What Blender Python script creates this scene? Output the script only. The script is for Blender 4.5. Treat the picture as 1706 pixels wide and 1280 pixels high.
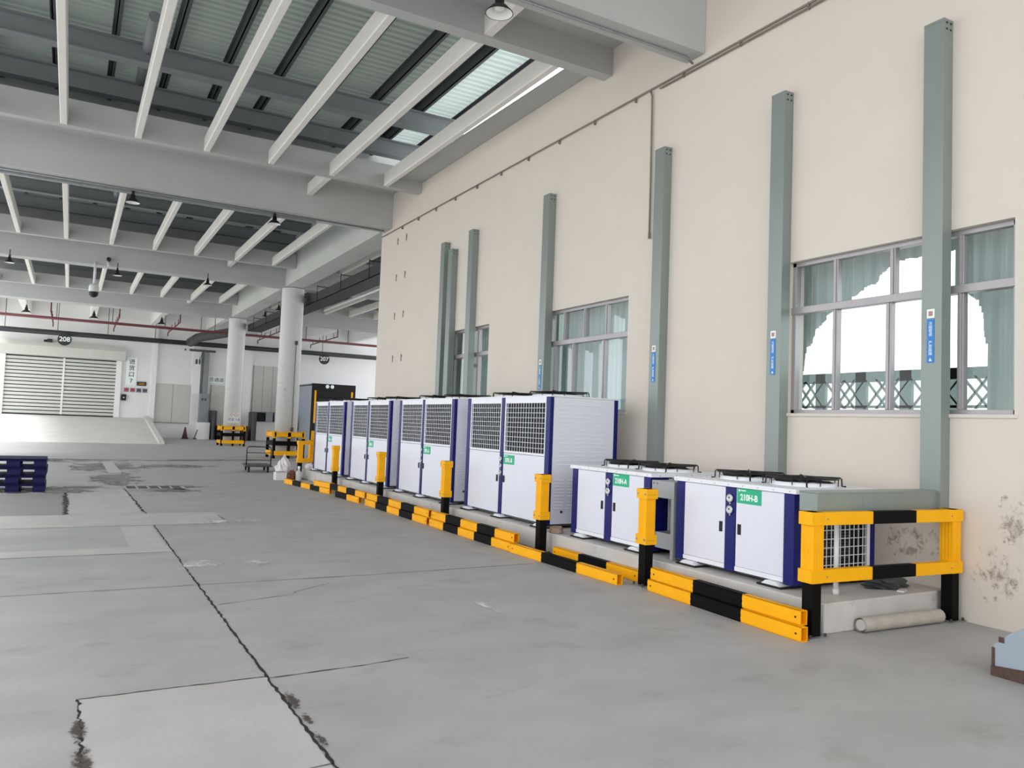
import bpy, bmesh, math, random
from mathutils import Vector, Matrix
random.seed(7)
for o in list(bpy.data.objects): bpy.data.objects.remove(o)
S = bpy.context.scene
COL = S.collection
PI = math.pi

# ---------------------------------------------------------------- camera
yaw, pitch, roll, F = 0.51266091, 0.05349047, 0.03830925, 1302.17129
fw = Vector((math.sin(yaw)*math.cos(pitch), math.cos(yaw)*math.cos(pitch), math.sin(pitch)))
rt = Vector((math.cos(yaw), -math.sin(yaw), 0)); up = rt.cross(fw)
r2 = rt*math.cos(roll) + up*math.sin(roll); u2 = -rt*math.sin(roll) + up*math.cos(roll)
cam = bpy.data.objects.new('camera', bpy.data.cameras.new('camera')); COL.objects.link(cam)
m = Matrix((r2, u2, -fw)).transposed().to_4x4(); m.translation = Vector((0, 0, 1.6)); cam.matrix_world = m
cam.data.sensor_fit = 'HORIZONTAL'; cam.data.sensor_width = 36; cam.data.lens = 36*F/1706
cam.data.clip_start = 0.05; cam.data.clip_end = 500
S.camera = cam

# ---------------------------------------------------------------- world, exposure
W = bpy.data.worlds.new('overcast'); S.world = W; W.use_nodes = True
bg = W.node_tree.nodes['Background']; bg.inputs[0].default_value = (0.96, 0.975, 1.0, 1); bg.inputs[1].default_value = 1.0
sun = bpy.data.objects.new('sun', bpy.data.lights.new('sun', 'SUN')); COL.objects.link(sun)
sun.data.energy = 1.9; sun.data.angle = 0.35; sun.data.color = (1.0, 0.98, 0.95)
sun.rotation_euler = (Vector((0, 0, 1))).rotation_difference(Vector((-0.40, -0.03, 0.91)).normalized()).to_euler()
S.view_settings.view_transform = 'Standard'; S.view_settings.look = 'None'
S.view_settings.exposure = 1.24; S.view_settings.gamma = 1.0
try: S.view_settings.use_curve_mapping = False
except Exception: pass
S.cycles.max_bounces = 12; S.cycles.diffuse_bounces = 8; S.cycles.transparent_max_bounces = 16

# ---------------------------------------------------------------- materials
def srgb(h):
    if isinstance(h, str):
        h = [int(h[i:i+2], 16)/255 for i in (0, 2, 4)]
    return tuple(((c/12.92) if c <= 0.04045 else ((c+0.055)/1.055)**2.4) for c in h) + (1,)
def mat(name, col, rough=0.6, metal=0.0, var=0.0, scale=4.0, bump=0.0, bscale=60.0, stretch=None, stain=None, st_lo=.62, st_hi=.75, st_scale=3.0, spec=0.5):
    M = bpy.data.materials.new(name); M.use_nodes = True
    nt = M.node_tree; N = nt.nodes; L = nt.links; b = N['Principled BSDF']
    c = srgb(col); b.inputs['Base Color'].default_value = c
    b.inputs['Roughness'].default_value = rough; b.inputs['Metallic'].default_value = metal
    b.inputs['Specular IOR Level'].default_value = spec
    tc = N.new('ShaderNodeTexCoord'); src = tc.outputs['Object']
    if stretch:
        mp = N.new('ShaderNodeMapping'); mp.inputs['Scale'].default_value = stretch; L.new(src, mp.inputs[0]); src = mp.outputs[0]
    last = None
    if var > 0:
        n = N.new('ShaderNodeTexNoise'); n.inputs['Scale'].default_value = scale; n.inputs['Detail'].default_value = 6; n.inputs['Roughness'].default_value = .6
        L.new(src, n.inputs['Vector'])
        r = N.new('ShaderNodeValToRGB'); r.color_ramp.elements[0].position = .3; r.color_ramp.elements[1].position = .7
        r.color_ramp.elements[0].color = tuple(x*(1-var) for x in c[:3])+(1,)
        r.color_ramp.elements[1].color = tuple(min(1, x*(1+var)) for x in c[:3])+(1,)
        L.new(n.outputs['Fac'], r.inputs[0]); last = r.outputs[0]
    if stain:
        n2 = N.new('ShaderNodeTexNoise'); n2.inputs['Scale'].default_value = st_scale; n2.inputs['Detail'].default_value = 8; n2.inputs['Roughness'].default_value = .65
        L.new(src, n2.inputs['Vector'])
        mr = N.new('ShaderNodeMapRange'); mr.inputs[1].default_value = st_lo; mr.inputs[2].default_value = st_hi
        L.new(n2.outputs['Fac'], mr.inputs[0])
        mx = N.new('ShaderNodeMix'); mx.data_type = 'RGBA'
        if last: L.new(last, mx.inputs[6])
        else: mx.inputs[6].default_value = c
        mx.inputs[7].default_value = srgb(stain); L.new(mr.outputs[0], mx.inputs[0]); last = mx.outputs[2]
    if last: L.new(last, b.inputs['Base Color'])
    if bump > 0:
        n3 = N.new('ShaderNodeTexNoise'); n3.inputs['Scale'].default_value = bscale; n3.inputs['Detail'].default_value = 4; L.new(src, n3.inputs['Vector'])
        bp = N.new('ShaderNodeBump'); bp.inputs['Strength'].default_value = bump; bp.inputs['Distance'].default_value = .01
        L.new(n3.outputs['Fac'], bp.inputs['Height']); L.new(bp.outputs[0], b.inputs['Normal'])
    return M
def emat(name, col, e):
    M = mat(name, col); b = M.node_tree.nodes['Principled BSDF']
    b.inputs['Emission Color'].default_value = srgb(col); b.inputs['Emission Strength'].default_value = e
    return M
def patchmat(name, col, lo, hi, scale, rough=.5, stretch=(1, 1, 1)):
    """ragged patch: noise alpha so that the outline frays"""
    M = mat(name, col, rough); nt = M.node_tree; N = nt.nodes; L = nt.links; b = N['Principled BSDF']
    tc = N.new('ShaderNodeTexCoord'); mp = N.new('ShaderNodeMapping'); mp.inputs['Scale'].default_value = stretch
    L.new(tc.outputs['Object'], mp.inputs[0])
    n = N.new('ShaderNodeTexNoise'); n.inputs['Scale'].default_value = scale; n.inputs['Detail'].default_value = 7; n.inputs['Roughness'].default_value = .65
    L.new(mp.outputs[0], n.inputs['Vector'])
    at = N.new('ShaderNodeAttribute'); at.attribute_name = 'edge'
    ad = N.new('ShaderNodeMath'); ad.operation = 'ADD'; L.new(n.outputs['Fac'], ad.inputs[0]); L.new(at.outputs['Fac'], ad.inputs[1])
    mr = N.new('ShaderNodeMapRange'); mr.inputs[1].default_value = lo; mr.inputs[2].default_value = hi
    L.new(ad.outputs[0], mr.inputs[0]); L.new(mr.outputs[0], b.inputs['Alpha'])
    return M

M = {}
M['floor'] = mat('floor_concrete', 'a9a9a9', .62, var=.10, scale=1.1, bump=.15, bscale=30, stretch=(1, 1.6, 1), stain='8e8c8a', st_lo=.56, st_hi=.8, st_scale=1.6)
M['slab_light'] = mat('light_concrete', 'b9b7b6', .65, var=.08, scale=2, bump=.15, bscale=30, stain='a3a09c', st_scale=4)
M['slab_dark'] = mat('dark_concrete', '939292', .6, var=.07, scale=2, bump=.15, bscale=30)
M['crack'] = mat('joint_dark', '262322', .9, var=.2, scale=30)
M['crack_thin'] = mat('joint_thin', '6d6b69', .9, var=.2, scale=30)
M['wet'] = patchmat('wet_stain', '5f5e5d', .50, .62, 2.6, .3, (.8, .35, 1))
M['scuff'] = patchmat('pale_scuff', 'd6d5d3', .52, .72, 3.5, .6, (1.5, .7, 1))
M['grime'] = patchmat('dark_grime', '4c4541', .46, .64, 38, .9)
M['ramp'] = mat('ramp_concrete', 'd6d6d3', .6, var=.06, scale=1.5, bump=.1)
M['plinth'] = mat('plinth_concrete', 'c6c3bf', .75, var=.08, scale=3, bump=.2, bscale=25, stain='98948e', st_lo=.6, st_hi=.78, st_scale=5)
M['wall'] = mat('cream_plaster', 'dcd4c9', .8, var=.02, scale=1.2, bump=.05, bscale=40)
M['walldirty'] = patchmat('wall_scuffs', 'aaa192', .60, .84, 13, .9)
M['whitewall'] = mat('white_wall', 'e8e8e8', .75, var=.03, scale=.6)
M['cream_panel'] = mat('cream_panel', 'c9c9c2', .6, var=.03, scale=2)
M['beam'] = mat('grey_concrete_paint', 'b9bbba', .75, var=.07, scale=.7, bump=.05, stretch=(.6, .6, 1.4))
M['girder'] = mat('pale_girder_paint', 'c9ccc8', .75, var=.06, scale=.8)
M['joist'] = mat('white_joist_paint', 'e6e4de', .7, var=.03, scale=3)
M['steel'] = mat('grey_steel_rafter', '868b8e', .55, metal=.1, var=.05, scale=3)
M['purlin'] = mat('dark_purlin', '4d5253', .6, metal=.2, var=.08, scale=5)
M['whitepaint'] = mat('white_ceiling', 'eeeeec', .7, var=.02)
M['column'] = mat('column_paint', 'dadcd9', .6, var=.04, scale=2, stain='a8a8a4', st_lo=.62, st_hi=.8, st_scale=2)
M['duct'] = mat('grey_green_duct', '8b9590', .38, metal=.25, var=.05, scale=2, stretch=(1, 1, .3))
M['greyduct'] = mat('grey_trunking', '9a9d9f', .4, metal=.2, var=.03)
M['ductdark'] = mat('screw_hole', '2a2a28', .7)
M['alu'] = mat('aluminium_frame', 'a9a6a8', .4, metal=.4, var=.06, scale=4)
M['white'] = mat('unit_white', 'e3e6f1', .35, var=.012, scale=3)
M['whitetrim'] = mat('unit_white_trim', 'eceef4', .4)
M['blue'] = mat('unit_blue', '0e1868', .4, var=.05, scale=4, spec=.3)
M['black'] = mat('black_plastic', '0e0e10', .5, var=.1, scale=8)
M['blackpaint'] = mat('black_paint', '070606', .6, var=.15, scale=6, spec=.12)
M['wire'] = mat('black_wire', '1c1d1f', .4, metal=.3)
M['whitewire'] = mat('white_wire', 'dfe3ea', .4)
M['coil'] = mat('coil_fins', '4b4b4e', .5, metal=.5, var=.3, scale=30, stretch=(1, 1, 8))
M['coildark'] = mat('coil_dark', '19191b', .6, metal=.2, var=.3, scale=20)
M['yellow'] = mat('safety_yellow', 'fcb400', .5, spec=.25, var=.05, scale=6, stain='d99a12', st_lo=.66, st_hi=.8, st_scale=8)
M['green'] = mat('label_green', '12b183', .45)
M['labelwhite'] = mat('label_white', 'f2fbf7', .5)
M['stickerblue'] = mat('sticker_blue', '1f7fd0', .4)
M['glassface'] = mat('gauge_face', 'd5d9d6', .2)
M['chrome'] = mat('chrome', 'bfc2c6', .25, metal=.9)
M['galv'] = mat('galvanised_steel', '9a9ea0', .45, metal=.5, var=.12, scale=14)
M['pvc'] = mat('pvc_white', 'd9dcdc', .4)
M['curtain'] = mat('teal_curtain', 'a9b8b7', .85, var=.04, scale=20, stretch=(1, 1, .1))
M['lattice'] = mat('teal_lattice', '8fa2a1', .7)
M['redpipe'] = mat('red_pipe', '6c3238', .5)
M['darkpipe'] = mat('dark_pipe', '26282a', .55, var=.1)
M['greybox'] = mat('grey_cabinet', '8b8f93', .45, metal=.2, var=.05)
M['shelterside'] = mat('shelter_side', 'bcc5cf', .6)
M['greypaint'] = mat('grey_dock_steel', '4b4e51', .6, var=.1)
M['rubber'] = mat('rubber', '1b1a1a', .85, var=.2, scale=20)
M['rust'] = mat('rusty_metal', '54403a', .9, var=.35, scale=22, stain='2a211d', st_scale=16)
M['bluegrey'] = mat('pale_blue_paint', '9aa5b2', .5, var=.04, scale=3, stain='54484a', st_lo=.7, st_hi=.76, st_scale=9)
M['palletblue'] = mat('pallet_blue', '0f1448', .5, var=.12, scale=6, spec=.2)
M['oldpipe'] = mat('weathered_concrete_pipe', 'b4aca2', .85, var=.12, scale=9, bump=.3)
M['bag'] = mat('white_plastic_bag', 'e4e0e0', .35, var=.06, scale=9)
M['sack'] = mat('brown_sack', '7a4a40', .85, var=.3, scale=20)
M['cone'] = mat('cone_orange', '5a3430', .6)
M['bulb'] = mat('lamp_reflector', 'f1f1ee', .3)
M['red'] = mat('red_print', 'b5354a', .6)
M['redmark'] = mat('red_mark', 'b98a84', .6)
M['ink'] = mat('grey_ink', '4a4e60', .6)
M['shutter'] = mat('shutter_slat', 'cfd1cc', .45, metal=.1, var=.02)
M['shutgap'] = mat('shutter_gap', '2a2c2b', .7)
M['tape'] = mat('clay_tape', 'a58f7c', .8, var=.2, scale=20)
M['cable'] = mat('conduit_grey', '857f74', .5, var=.1)
# roof sheets: dull steel and translucent plastic
def roofmat(name, col, trans):
    Mx = bpy.data.materials.new(name); Mx.use_nodes = True; nt = Mx.node_tree; N = nt.nodes; L = nt.links
    b = N['Principled BSDF']; b.inputs['Base Color'].default_value = srgb(col); b.inputs['Roughness'].default_value = .6
    if trans:
        t = N.new('ShaderNodeBsdfTranslucent'); t.inputs[0].default_value = (.62, .72, .70, 1)
        mx = N.new('ShaderNodeMixShader'); mx.inputs[0].default_value = trans
        L.new(b.outputs[0], mx.inputs[1]); L.new(t.outputs[0], mx.inputs[2]); L.new(mx.outputs[0], N['Material Output'].inputs[0])
    return Mx
M['roof'] = roofmat('roof_sheet', '8b958a', 0.04)
M['skylight'] = roofmat('translucent_sheet', 'aab3b0', .20)
M['sheer'] = roofmat('sheer_cloth', 'd5d5e2', .45)
# glass
G_ = bpy.data.materials.new('window_glass'); G_.use_nodes = True; nt = G_.node_tree
for n in list(nt.nodes):
    if n.type != 'OUTPUT_MATERIAL': nt.nodes.remove(n)
tr = nt.nodes.new('ShaderNodeBsdfTransparent'); tr.inputs[0].default_value = (.86, .93, .93, 1)
gl = nt.nodes.new('ShaderNodeBsdfGlossy'); gl.inputs['Roughness'].default_value = .02
lw = nt.nodes.new('ShaderNodeLayerWeight'); lw.inputs[0].default_value = .5
pw = nt.nodes.new('ShaderNodeMath'); pw.operation = 'POWER'; pw.inputs[1].default_value = 4; nt.links.new(lw.outputs['Facing'], pw.inputs[0])
fr = nt.nodes.new('ShaderNodeMath'); fr.operation = 'MULTIPLY_ADD'; fr.inputs[1].default_value = .8; fr.inputs[2].default_value = .05; nt.links.new(pw.outputs[0], fr.inputs[0])
mx = nt.nodes.new('ShaderNodeMixShader'); nt.links.new(fr.outputs[0], mx.inputs[0]); nt.links.new(tr.outputs[0], mx.inputs[1]); nt.links.new(gl.outputs[0], mx.inputs[2])
nt.links.new(mx.outputs[0], [n for n in nt.nodes if n.type == 'OUTPUT_MATERIAL'][0].inputs[0])
M['glass'] = G_
# slatted coil behind the wire grilles
# ---------------------------------------------------------------- mesh builder
class MB:
    def __init__(s): s.v = []; s.f = []; s.m = []; s.sm = []
    def quad(s, a, b, c, d, mi=0):
        n = len(s.v); s.v += [a, b, c, d]; s.f.append((n, n+1, n+2, n+3)); s.m.append(mi); s.sm.append(0); return s
    def box(s, x0, x1, y0, y1, z0, z1, mi=0):
        if x0 > x1: x0, x1 = x1, x0
        if y0 > y1: y0, y1 = y1, y0
        if z0 > z1: z0, z1 = z1, z0
        n = len(s.v)
        s.v += [(x0,y0,z0),(x1,y0,z0),(x1,y1,z0),(x0,y1,z0),(x0,y0,z1),(x1,y0,z1),(x1,y1,z1),(x0,y1,z1)]
        for q in ((0,3,2,1),(4,5,6,7),(0,1,5,4),(1,2,6,5),(2,3,7,6),(3,0,4,7)):
            s.f.append(tuple(n+i for i in q)); s.m.append(mi); s.sm.append(0)
        return s
    def prism(s, poly, axis, a, b, mi=0):
        """poly: 2-D points in the plane normal to axis"""
        n = len(s.v); k = len(poly)
        def P(p, t):
            return (t, p[0], p[1]) if axis == 'x' else ((p[0], t, p[1]) if axis == 'y' else (p[0], p[1], t))
        s.v += [P(p, a) for p in poly] + [P(p, b) for p in poly]
        s.f.append(tuple(range(n, n+k))); s.f.append(tuple(range(n+2*k-1, n+k-1, -1)))
        s.m += [mi, mi]; s.sm += [0, 0]
        for i in range(k):
            j = (i+1) % k
            s.f.append((n+i, n+k+i, n+k+j, n+j)); s.m.append(mi); s.sm.append(0)
        return s
    def tube(s, pts, r, n=8, mi=0, caps=True, rs=None):
        pts = [Vector(p) for p in pts]; base = len(s.v); up_ = Vector((0, 0, 1)); fr_ = None
        for i, p in enumerate(pts):
            d = (pts[min(i+1, len(pts)-1)] - pts[max(i-1, 0)]).normalized()
            if fr_ is None:
                a = d.cross(up_)
                if a.length < 1e-3: a = d.cross(Vector((1, 0, 0)))
                a.normalize()
            else:
                a = (fr_ - d*fr_.dot(d)).normalized()
            fr_ = a; b = d.cross(a); R = rs[i] if rs else r
            for k in range(n):
                t = 2*PI*k/n; q = p + a*math.cos(t)*R + b*math.sin(t)*R; s.v.append(tuple(q))
        for i in range(len(pts)-1):
            for k in range(n):
                k2 = (k+1) % n
                s.f.append((base+i*n+k, base+i*n+k2, base+(i+1)*n+k2, base+(i+1)*n+k)); s.m.append(mi); s.sm.append(1)
        if caps:
            s.f.append(tuple(base+k for k in range(n-1, -1, -1))); s.f.append(tuple(base+(len(pts)-1)*n+k for k in range(n)))
            s.m += [mi, mi]; s.sm += [0, 0]
        return s
    def ring(s, c, R, r, n=24, k=6, axis='z', mi=0):
        base = len(s.v)
        for i in range(n):
            t = 2*PI*i/n
            for j in range(k):
                u = 2*PI*j/k; d = R + r*math.cos(u); h = r*math.sin(u)
                q = {'z': (d*math.cos(t), d*math.sin(t), h), 'x': (h, d*math.cos(t), d*math.sin(t)), 'y': (d*math.cos(t), h, d*math.sin(t))}[axis]
                s.v.append((c[0]+q[0], c[1]+q[1], c[2]+q[2]))
        for i in range(n):
            for j in range(k):
                i2, j2 = (i+1) % n, (j+1) % k
                s.f.append((base+i*k+j, base+i2*k+j, base+i2*k+j2, base+i*k+j2)); s.m.append(mi); s.sm.append(1)
        return s
    def lathe(s, prof, c=(0, 0, 0), n=20, mi=0):
        base = len(s.v); k = len(prof)
        for i in range(n):
            t = 2*PI*i/n
            for (r, z) in prof: s.v.append((c[0]+r*math.cos(t), c[1]+r*math.sin(t), c[2]+z))
        for i in range(n):
            i2 = (i+1) % n
            for j in range(k-1):
                s.f.append((base+i*k+j, base+i2*k+j, base+i2*k+j+1, base+i*k+j+1)); s.m.append(mi); s.sm.append(1)
        return s
    def disc(s, c, r, axis='x', n=20, mi=0, th=.004):
        d = {'x': Vector((1, 0, 0)), 'y': Vector((0, 1, 0)), 'z': Vector((0, 0, 1))}[axis]*th
        c = Vector(c); return s.tube([c, c+d], r, n, mi)
    def build(s, name, mats, parent=None, loc=None, bev=0):
        me = bpy.data.meshes.new(name); me.from_pydata(s.v, [], s.f)
        if not isinstance(mats, (list, tuple)): mats = [mats]
        for q in mats: me.materials.append(M[q] if isinstance(q, str) else q)
        me.polygons.foreach_set('material_index', s.m); me.polygons.foreach_set('use_smooth', [bool(q) for q in s.sm])
        bm = bmesh.new(); bm.from_mesh(me); bmesh.ops.recalc_face_normals(bm, faces=bm.faces); bm.to_mesh(me); bm.free()
        me.update()
        o = bpy.data.objects.new(name, me); COL.objects.link(o)
        if parent: o.parent = parent
        if loc: o.location = loc
        if bev:
            b = o.modifiers.new('bevel', 'BEVEL'); b.width = bev; b.segments = 2; b.limit_method = 'ANGLE'; b.angle_limit = .7
            b.harden_normals = False
        return o
def tag(o, label=None, cat=None, group=None, kind=None):
    if label: o['label'] = label
    if cat: o['category'] = cat
    if group: o['group'] = group
    if kind: o['kind'] = kind
    return o
def thing(name, label, cat, loc=(0, 0, 0), group=None, rz=0, kind=None):
    o = bpy.data.objects.new(name, None); COL.objects.link(o); o.location = loc; o.rotation_euler = (0, 0, rz); o.empty_display_size = .1
    return tag(o, label, cat, group, kind)
def struct(name, mb, mats, label=None, parent=None, bev=0):
    o = mb.build(name, mats, parent, bev=bev)
    if not parent: o['kind'] = 'structure'; o['category'] = name.split('_')[0]
    if label: o['label'] = label
    return o
def kids(o): return [c for c in bpy.data.objects if c.parent == o]
def dup(root, loc, label=None, rz=None):
    r = root.copy(); COL.objects.link(r); r.location = loc
    if rz is not None: r.rotation_euler = (0, 0, rz)
    if label: r['label'] = label
    for ch in kids(root):
        c = ch.copy(); COL.objects.link(c); c.parent = r
        for g in kids(ch):
            d = g.copy(); COL.objects.link(d); d.parent = c
    return r
def text(name, s, size, m, mats, parent=None, bold=0.0, facing='x', align='CENTER', line=None, sx=1.0, th=.0015):
    """m: centre point; facing 'x' reads from -X, 'y' reads from -Y"""
    cu = bpy.data.curves.new(name, 'FONT'); cu.body = s; cu.size = size; cu.align_x = align; cu.align_y = 'CENTER'
    cu.extrude = th; cu.offset = bold
    if line: cu.space_line = line
    t = bpy.data.objects.new(name, cu); COL.objects.link(t)
    dg = bpy.context.evaluated_depsgraph_get(); dg.update()
    me = bpy.data.meshes.new_from_object(t.evaluated_get(dg)); bpy.data.objects.remove(t)
    if facing == 'x': R = Matrix(((0, 0, -1), (-1, 0, 0), (0, 1, 0)))
    else: R = Matrix(((1, 0, 0), (0, 0, -1), (0, 1, 0)))
    for v in me.vertices: v.co = R @ Vector((v.co.x*sx, v.co.y, v.co.z))
    me.materials.clear(); me.materials.append(M[mats])
    o = bpy.data.objects.new(name, me); COL.objects.link(o); o.location = m
    if parent: o.parent = parent
    return o
def strip(mb, pts, w, z=.002, mi=0, jag=.3, step=.12):
    """a ragged joint drawn as a thin strip along the polyline"""
    P = []
    for a, b in zip(pts, pts[1:]):
        a = Vector((a[0], a[1], 0)); b = Vector((b[0], b[1], 0)); n = max(1, int((b-a).length/step))
        for i in range(n): P.append(a.lerp(b, i/n))
    P.append(Vector((pts[-1][0], pts[-1][1], 0)))
    L_ = []
    for i, p in enumerate(P):
        d = (P[min(i+1, len(P)-1)]-P[max(i-1, 0)]).normalized(); n = Vector((-d.y, d.x, 0))
        o = random.uniform(-1, 1)*w*jag; h = w*.5*random.uniform(1-jag, 1+jag)
        L_.append(((p+n*(o+h)), (p+n*(o-h))))
    for (a, b), (c, d) in zip(L_, L_[1:]):
        mb.quad((a.x, a.y, z), (b.x, b.y, z), (d.x, d.y, z), (c.x, c.y, z), mi)

# ================================================================ FLOOR
fl = MB(); fl.quad((-60, -40, 0), (40, -40, 0), (40, 60, 0), (-60, 60, 0), 0)
fl.quad((-60, 30, .002), (-4.5, 30, .002), (-4.5, 52, .002), (-60, 52, .002), 5)  # pale ground out of view, added to bounce light onto the dock soffit
def patch(x0, x1, y0, y1, mi, z=.001): fl.quad((x0, y0, z), (x1, y0, z), (x1, y1, z), (x0, y1, z), mi)
patch(-4, 2.15, 12.22, 13.6, 1); patch(.04, 1.08, 13.66, 17.9, 1); patch(-4, 1.14, 9.83, 10.28, 1)
patch(.135, 1.15, 1, 4.98, 1); patch(-4, .02, 13.66, 17.0, 2); patch(.7, 1.1, 10.3, 12.2, 1)
strip(fl, [(1.13, 12.2), (1.14, 8), (1.15, 5), (1.165, 3.5), (1.17, 1.5)], .016, .003, 3, .45, .05)
strip(fl, [(1.13, 13.6), (1.10, 16), (1.07, 18.0)], .03, .003, 3, .6, .1)
strip(fl, [(1.15, 4.98), (.134, 4.98)], .010, .003, 3, .4, .05)
strip(fl, [(1.16, 4.95), (1.75, 4.97), (2.1, 5.02)], .009, .003, 3, .6, .05)
strip(fl, [(.134, 4.98), (.137, 4.5), (.14, 3), (.14, 1.5)], .012, .003, 3, .8, .025)
strip(fl, [(-4, 7.93), (1.14, 7.87), (2.7, 7.84), (5.0, 7.9)], .010, .003, 4, .5, .1)
strip(fl, [(1.19, 7.0), (1.87, 7.2), (1.9, 7.3), (2.3, 7.55)], .008, .003, 4, .6, .1)
strip(fl, [(-4, 12.2), (1.13, 12.2), (2.2, 12.19)], .014, .003, 4, .4)
strip(fl, [(-4, 9.82), (1.14, 9.83)], .010, .003, 4, .4); strip(fl, [(.03, 13.66), (.02, 17.2)], .05, .003, 3, .7, .08)
strip(fl, [(-4, 28.6), (0, 28.8), (3, 28.4), (5.5, 29.6), (9, 29.4), (16, 29.6)], .16, .003, 3, .5, .3)
strip(fl, [(2.15, 12.2), (2.15, 13.2)], .02, .003, 4, .5); strip(fl, [(.14, 3.55), (1.16, 3.62)], .009, .003, 4, .6)
floor = struct('floor', fl, ['floor', 'slab_light', 'slab_dark', 'crack', 'crack_thin', 'ramp'], 'grey concrete yard floor with dark joints and paler repaired strips')
def blob(name, pts, mats, z, label, axis='z', X=0, ed=.62):
    """patch whose frayed edge comes from an 'edge' attribute, highest at the middle"""
    n = len(pts); cx = sum(p[0] for p in pts)/n; cy = sum(p[1] for p in pts)/n
    me = bpy.data.meshes.new(name); v = []; e = []; R = 6
    v.append((cx, cy)); e.append(.15)
    for k in range(1, R+1):
        for p in pts: v.append((cx+(p[0]-cx)*k/R, cy+(p[1]-cy)*k/R)); e.append(.15-ed*(k/R)**2)
    f = [(0, 1+i, 1+(i+1) % n) for i in range(n)]
    for k in range(R-1):
        for i in range(n):
            j = (i+1) % n; f.append((1+k*n+i, 1+(k+1)*n+i, 1+(k+1)*n+j, 1+k*n+j))
    co = [(p[0], p[1], z) for p in v] if axis == 'z' else [(X, p[0], p[1]) for p in v]
    me.from_pydata(co, [], f); me.materials.append(M[mats])
    a = me.attributes.new('edge', 'FLOAT', 'POINT'); a.data.foreach_set('value', e)
    return me
def oval(cx, cy, rx, ry, n=16): return [(cx+rx*math.cos(2*PI*i/n), cy+ry*math.sin(2*PI*i/n)) for i in range(n)]
def attach(me, parent, name):
    o = bpy.data.objects.new(name, me); COL.objects.link(o); o.parent = parent; return o
for cx, cy, rx, ry in ((1.0, 20.5, .8, 3.2), (1.0, 25, 1.4, 3.2), (2.1, 18.3, .9, .8), (-.5, 17.6, 1.6, .7), (2.8, 25.5, 1.6, 1.2), (-1, 27.8, 2, 1.2), (0.2, 18.4, 1.2, .5), (1.9, 17.6, .9, .7), (0, 28.2, 3, .9), (5, 28.9, 3, .5)):
    attach(blob('wet_stain', oval(cx, cy, rx*1.35, ry*1.3), 'wet', .0045, ''), floor, 'wet_stain')
for cx, cy, rx, ry in ((1.3, 8.95, .45, .5), (1.85, 8.9, .35, .5), (3.3, 6.1, .12, .5), (2.2, 12.4, 1.2, .5)):
    attach(blob('pale_scuff', oval(cx, cy, rx, ry), 'scuff', .0045, ''), floor, 'pale_scuff')
for cx, cy, rx, ry in ((.13, 4.5, .05, .22), (.14, 4.05, .06, .3), (1.19, 4.5, .045, .22), (1.195, 4.2, .03, .12), (1.185, 3.9, .03, .14), (.03, 15.5, .07, 1.4)):
    attach(blob('grime_spot', oval(cx, cy, rx, ry), 'grime', .0055, '', ed=.35), floor, 'grime_spot')
dg_ = MB(); fl2 = MB(); fl2.box(.95, 1.25, 22.5, 27.2, .003, .012, 0); tag(fl2.build('cover_strip', 'slab_light'), 'pale cover strip set in the wet yard floor', 'cover')
dg_.box(1.1, 2.25, 17.97, 18.53, .002, .006, 0)
for k in range(5): dg_.box(1.12+.22*k, 1.29+.22*k, 18.0, 18.5, .004, .014, 1)
tag(dg_.build('drain_cover', ['slab_light', 'greypaint']), 'row of dark drain grates set in the wet yard floor', 'drain')

# ================================================================ RIGHT WALL
XW = 7.12
wins = [(3.76, 6.24), (9.22, 11.66), (13.66, 15.95)]; WZ0, WZ1 = 1.86, 3.60
wl = MB(); T = .26; ys = [-9.0]
for a, b in wins: ys += [a, b]
ys.append(20.18)
for i in range(0, len(ys), 2): wl.box(XW, XW+T, ys[i], ys[i+1], 0, 7.42)
for a, b in wins: wl.box(XW, XW+T, a, b, 0, WZ0); wl.box(XW, XW+T, a, b, WZ1, 7.42)
wl.box(XW, XW+T, -9, 7.6, 7.42, 8.7); wl.box(XW, XW+T, 7.6, 10.02, 7.42, 7.72); wl.box(XW, XW+T, 17.48, 20.18, 7.42, 7.72)
wr = struct('wall_right', wl, 'wall', 'long cream plastered wall behind the condensing units')
for cx, cy, rx, ry in ((3.9, .45, .35, .4), (3.75, .9, .25, .5), (4.7, .6, .5, .35), (3.3, .7, .5, .6)):
    attach(blob('wall_scuff', oval(cx, cy, rx, ry), 'walldirty', 0, '', 'x', XW-.002, .3), wr, 'wall_scuff')
am = MB()
for z in (6.25, 5.3, 4.3, 3.2):
    for y in (18.95, 18.35):
        am.box(XW-.006, XW-.001, y-.03, y+.03, z-.09, z+.09); am.box(XW-.02, XW-.001, y-.05, y-.02, z+.02, z+.05)
tag(am.build('anchor_marks', 'cable', wr), 'rusty anchor marks in two columns')
bw = MB(); bw.box(XW+T, 20, 19.92, 20.18, 0, 7.42); struct('wall_return', bw, 'wall', 'end wall of the cream building')
br = MB(); br.box(XW+T, 14, -9, 19.92, 7.30, 7.42); br.box(XW+T, 14, -9, 19.9, .0, .02); struct('ceiling_store', br, 'whitepaint', 'roof slab of the building behind the cream wall')

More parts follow.
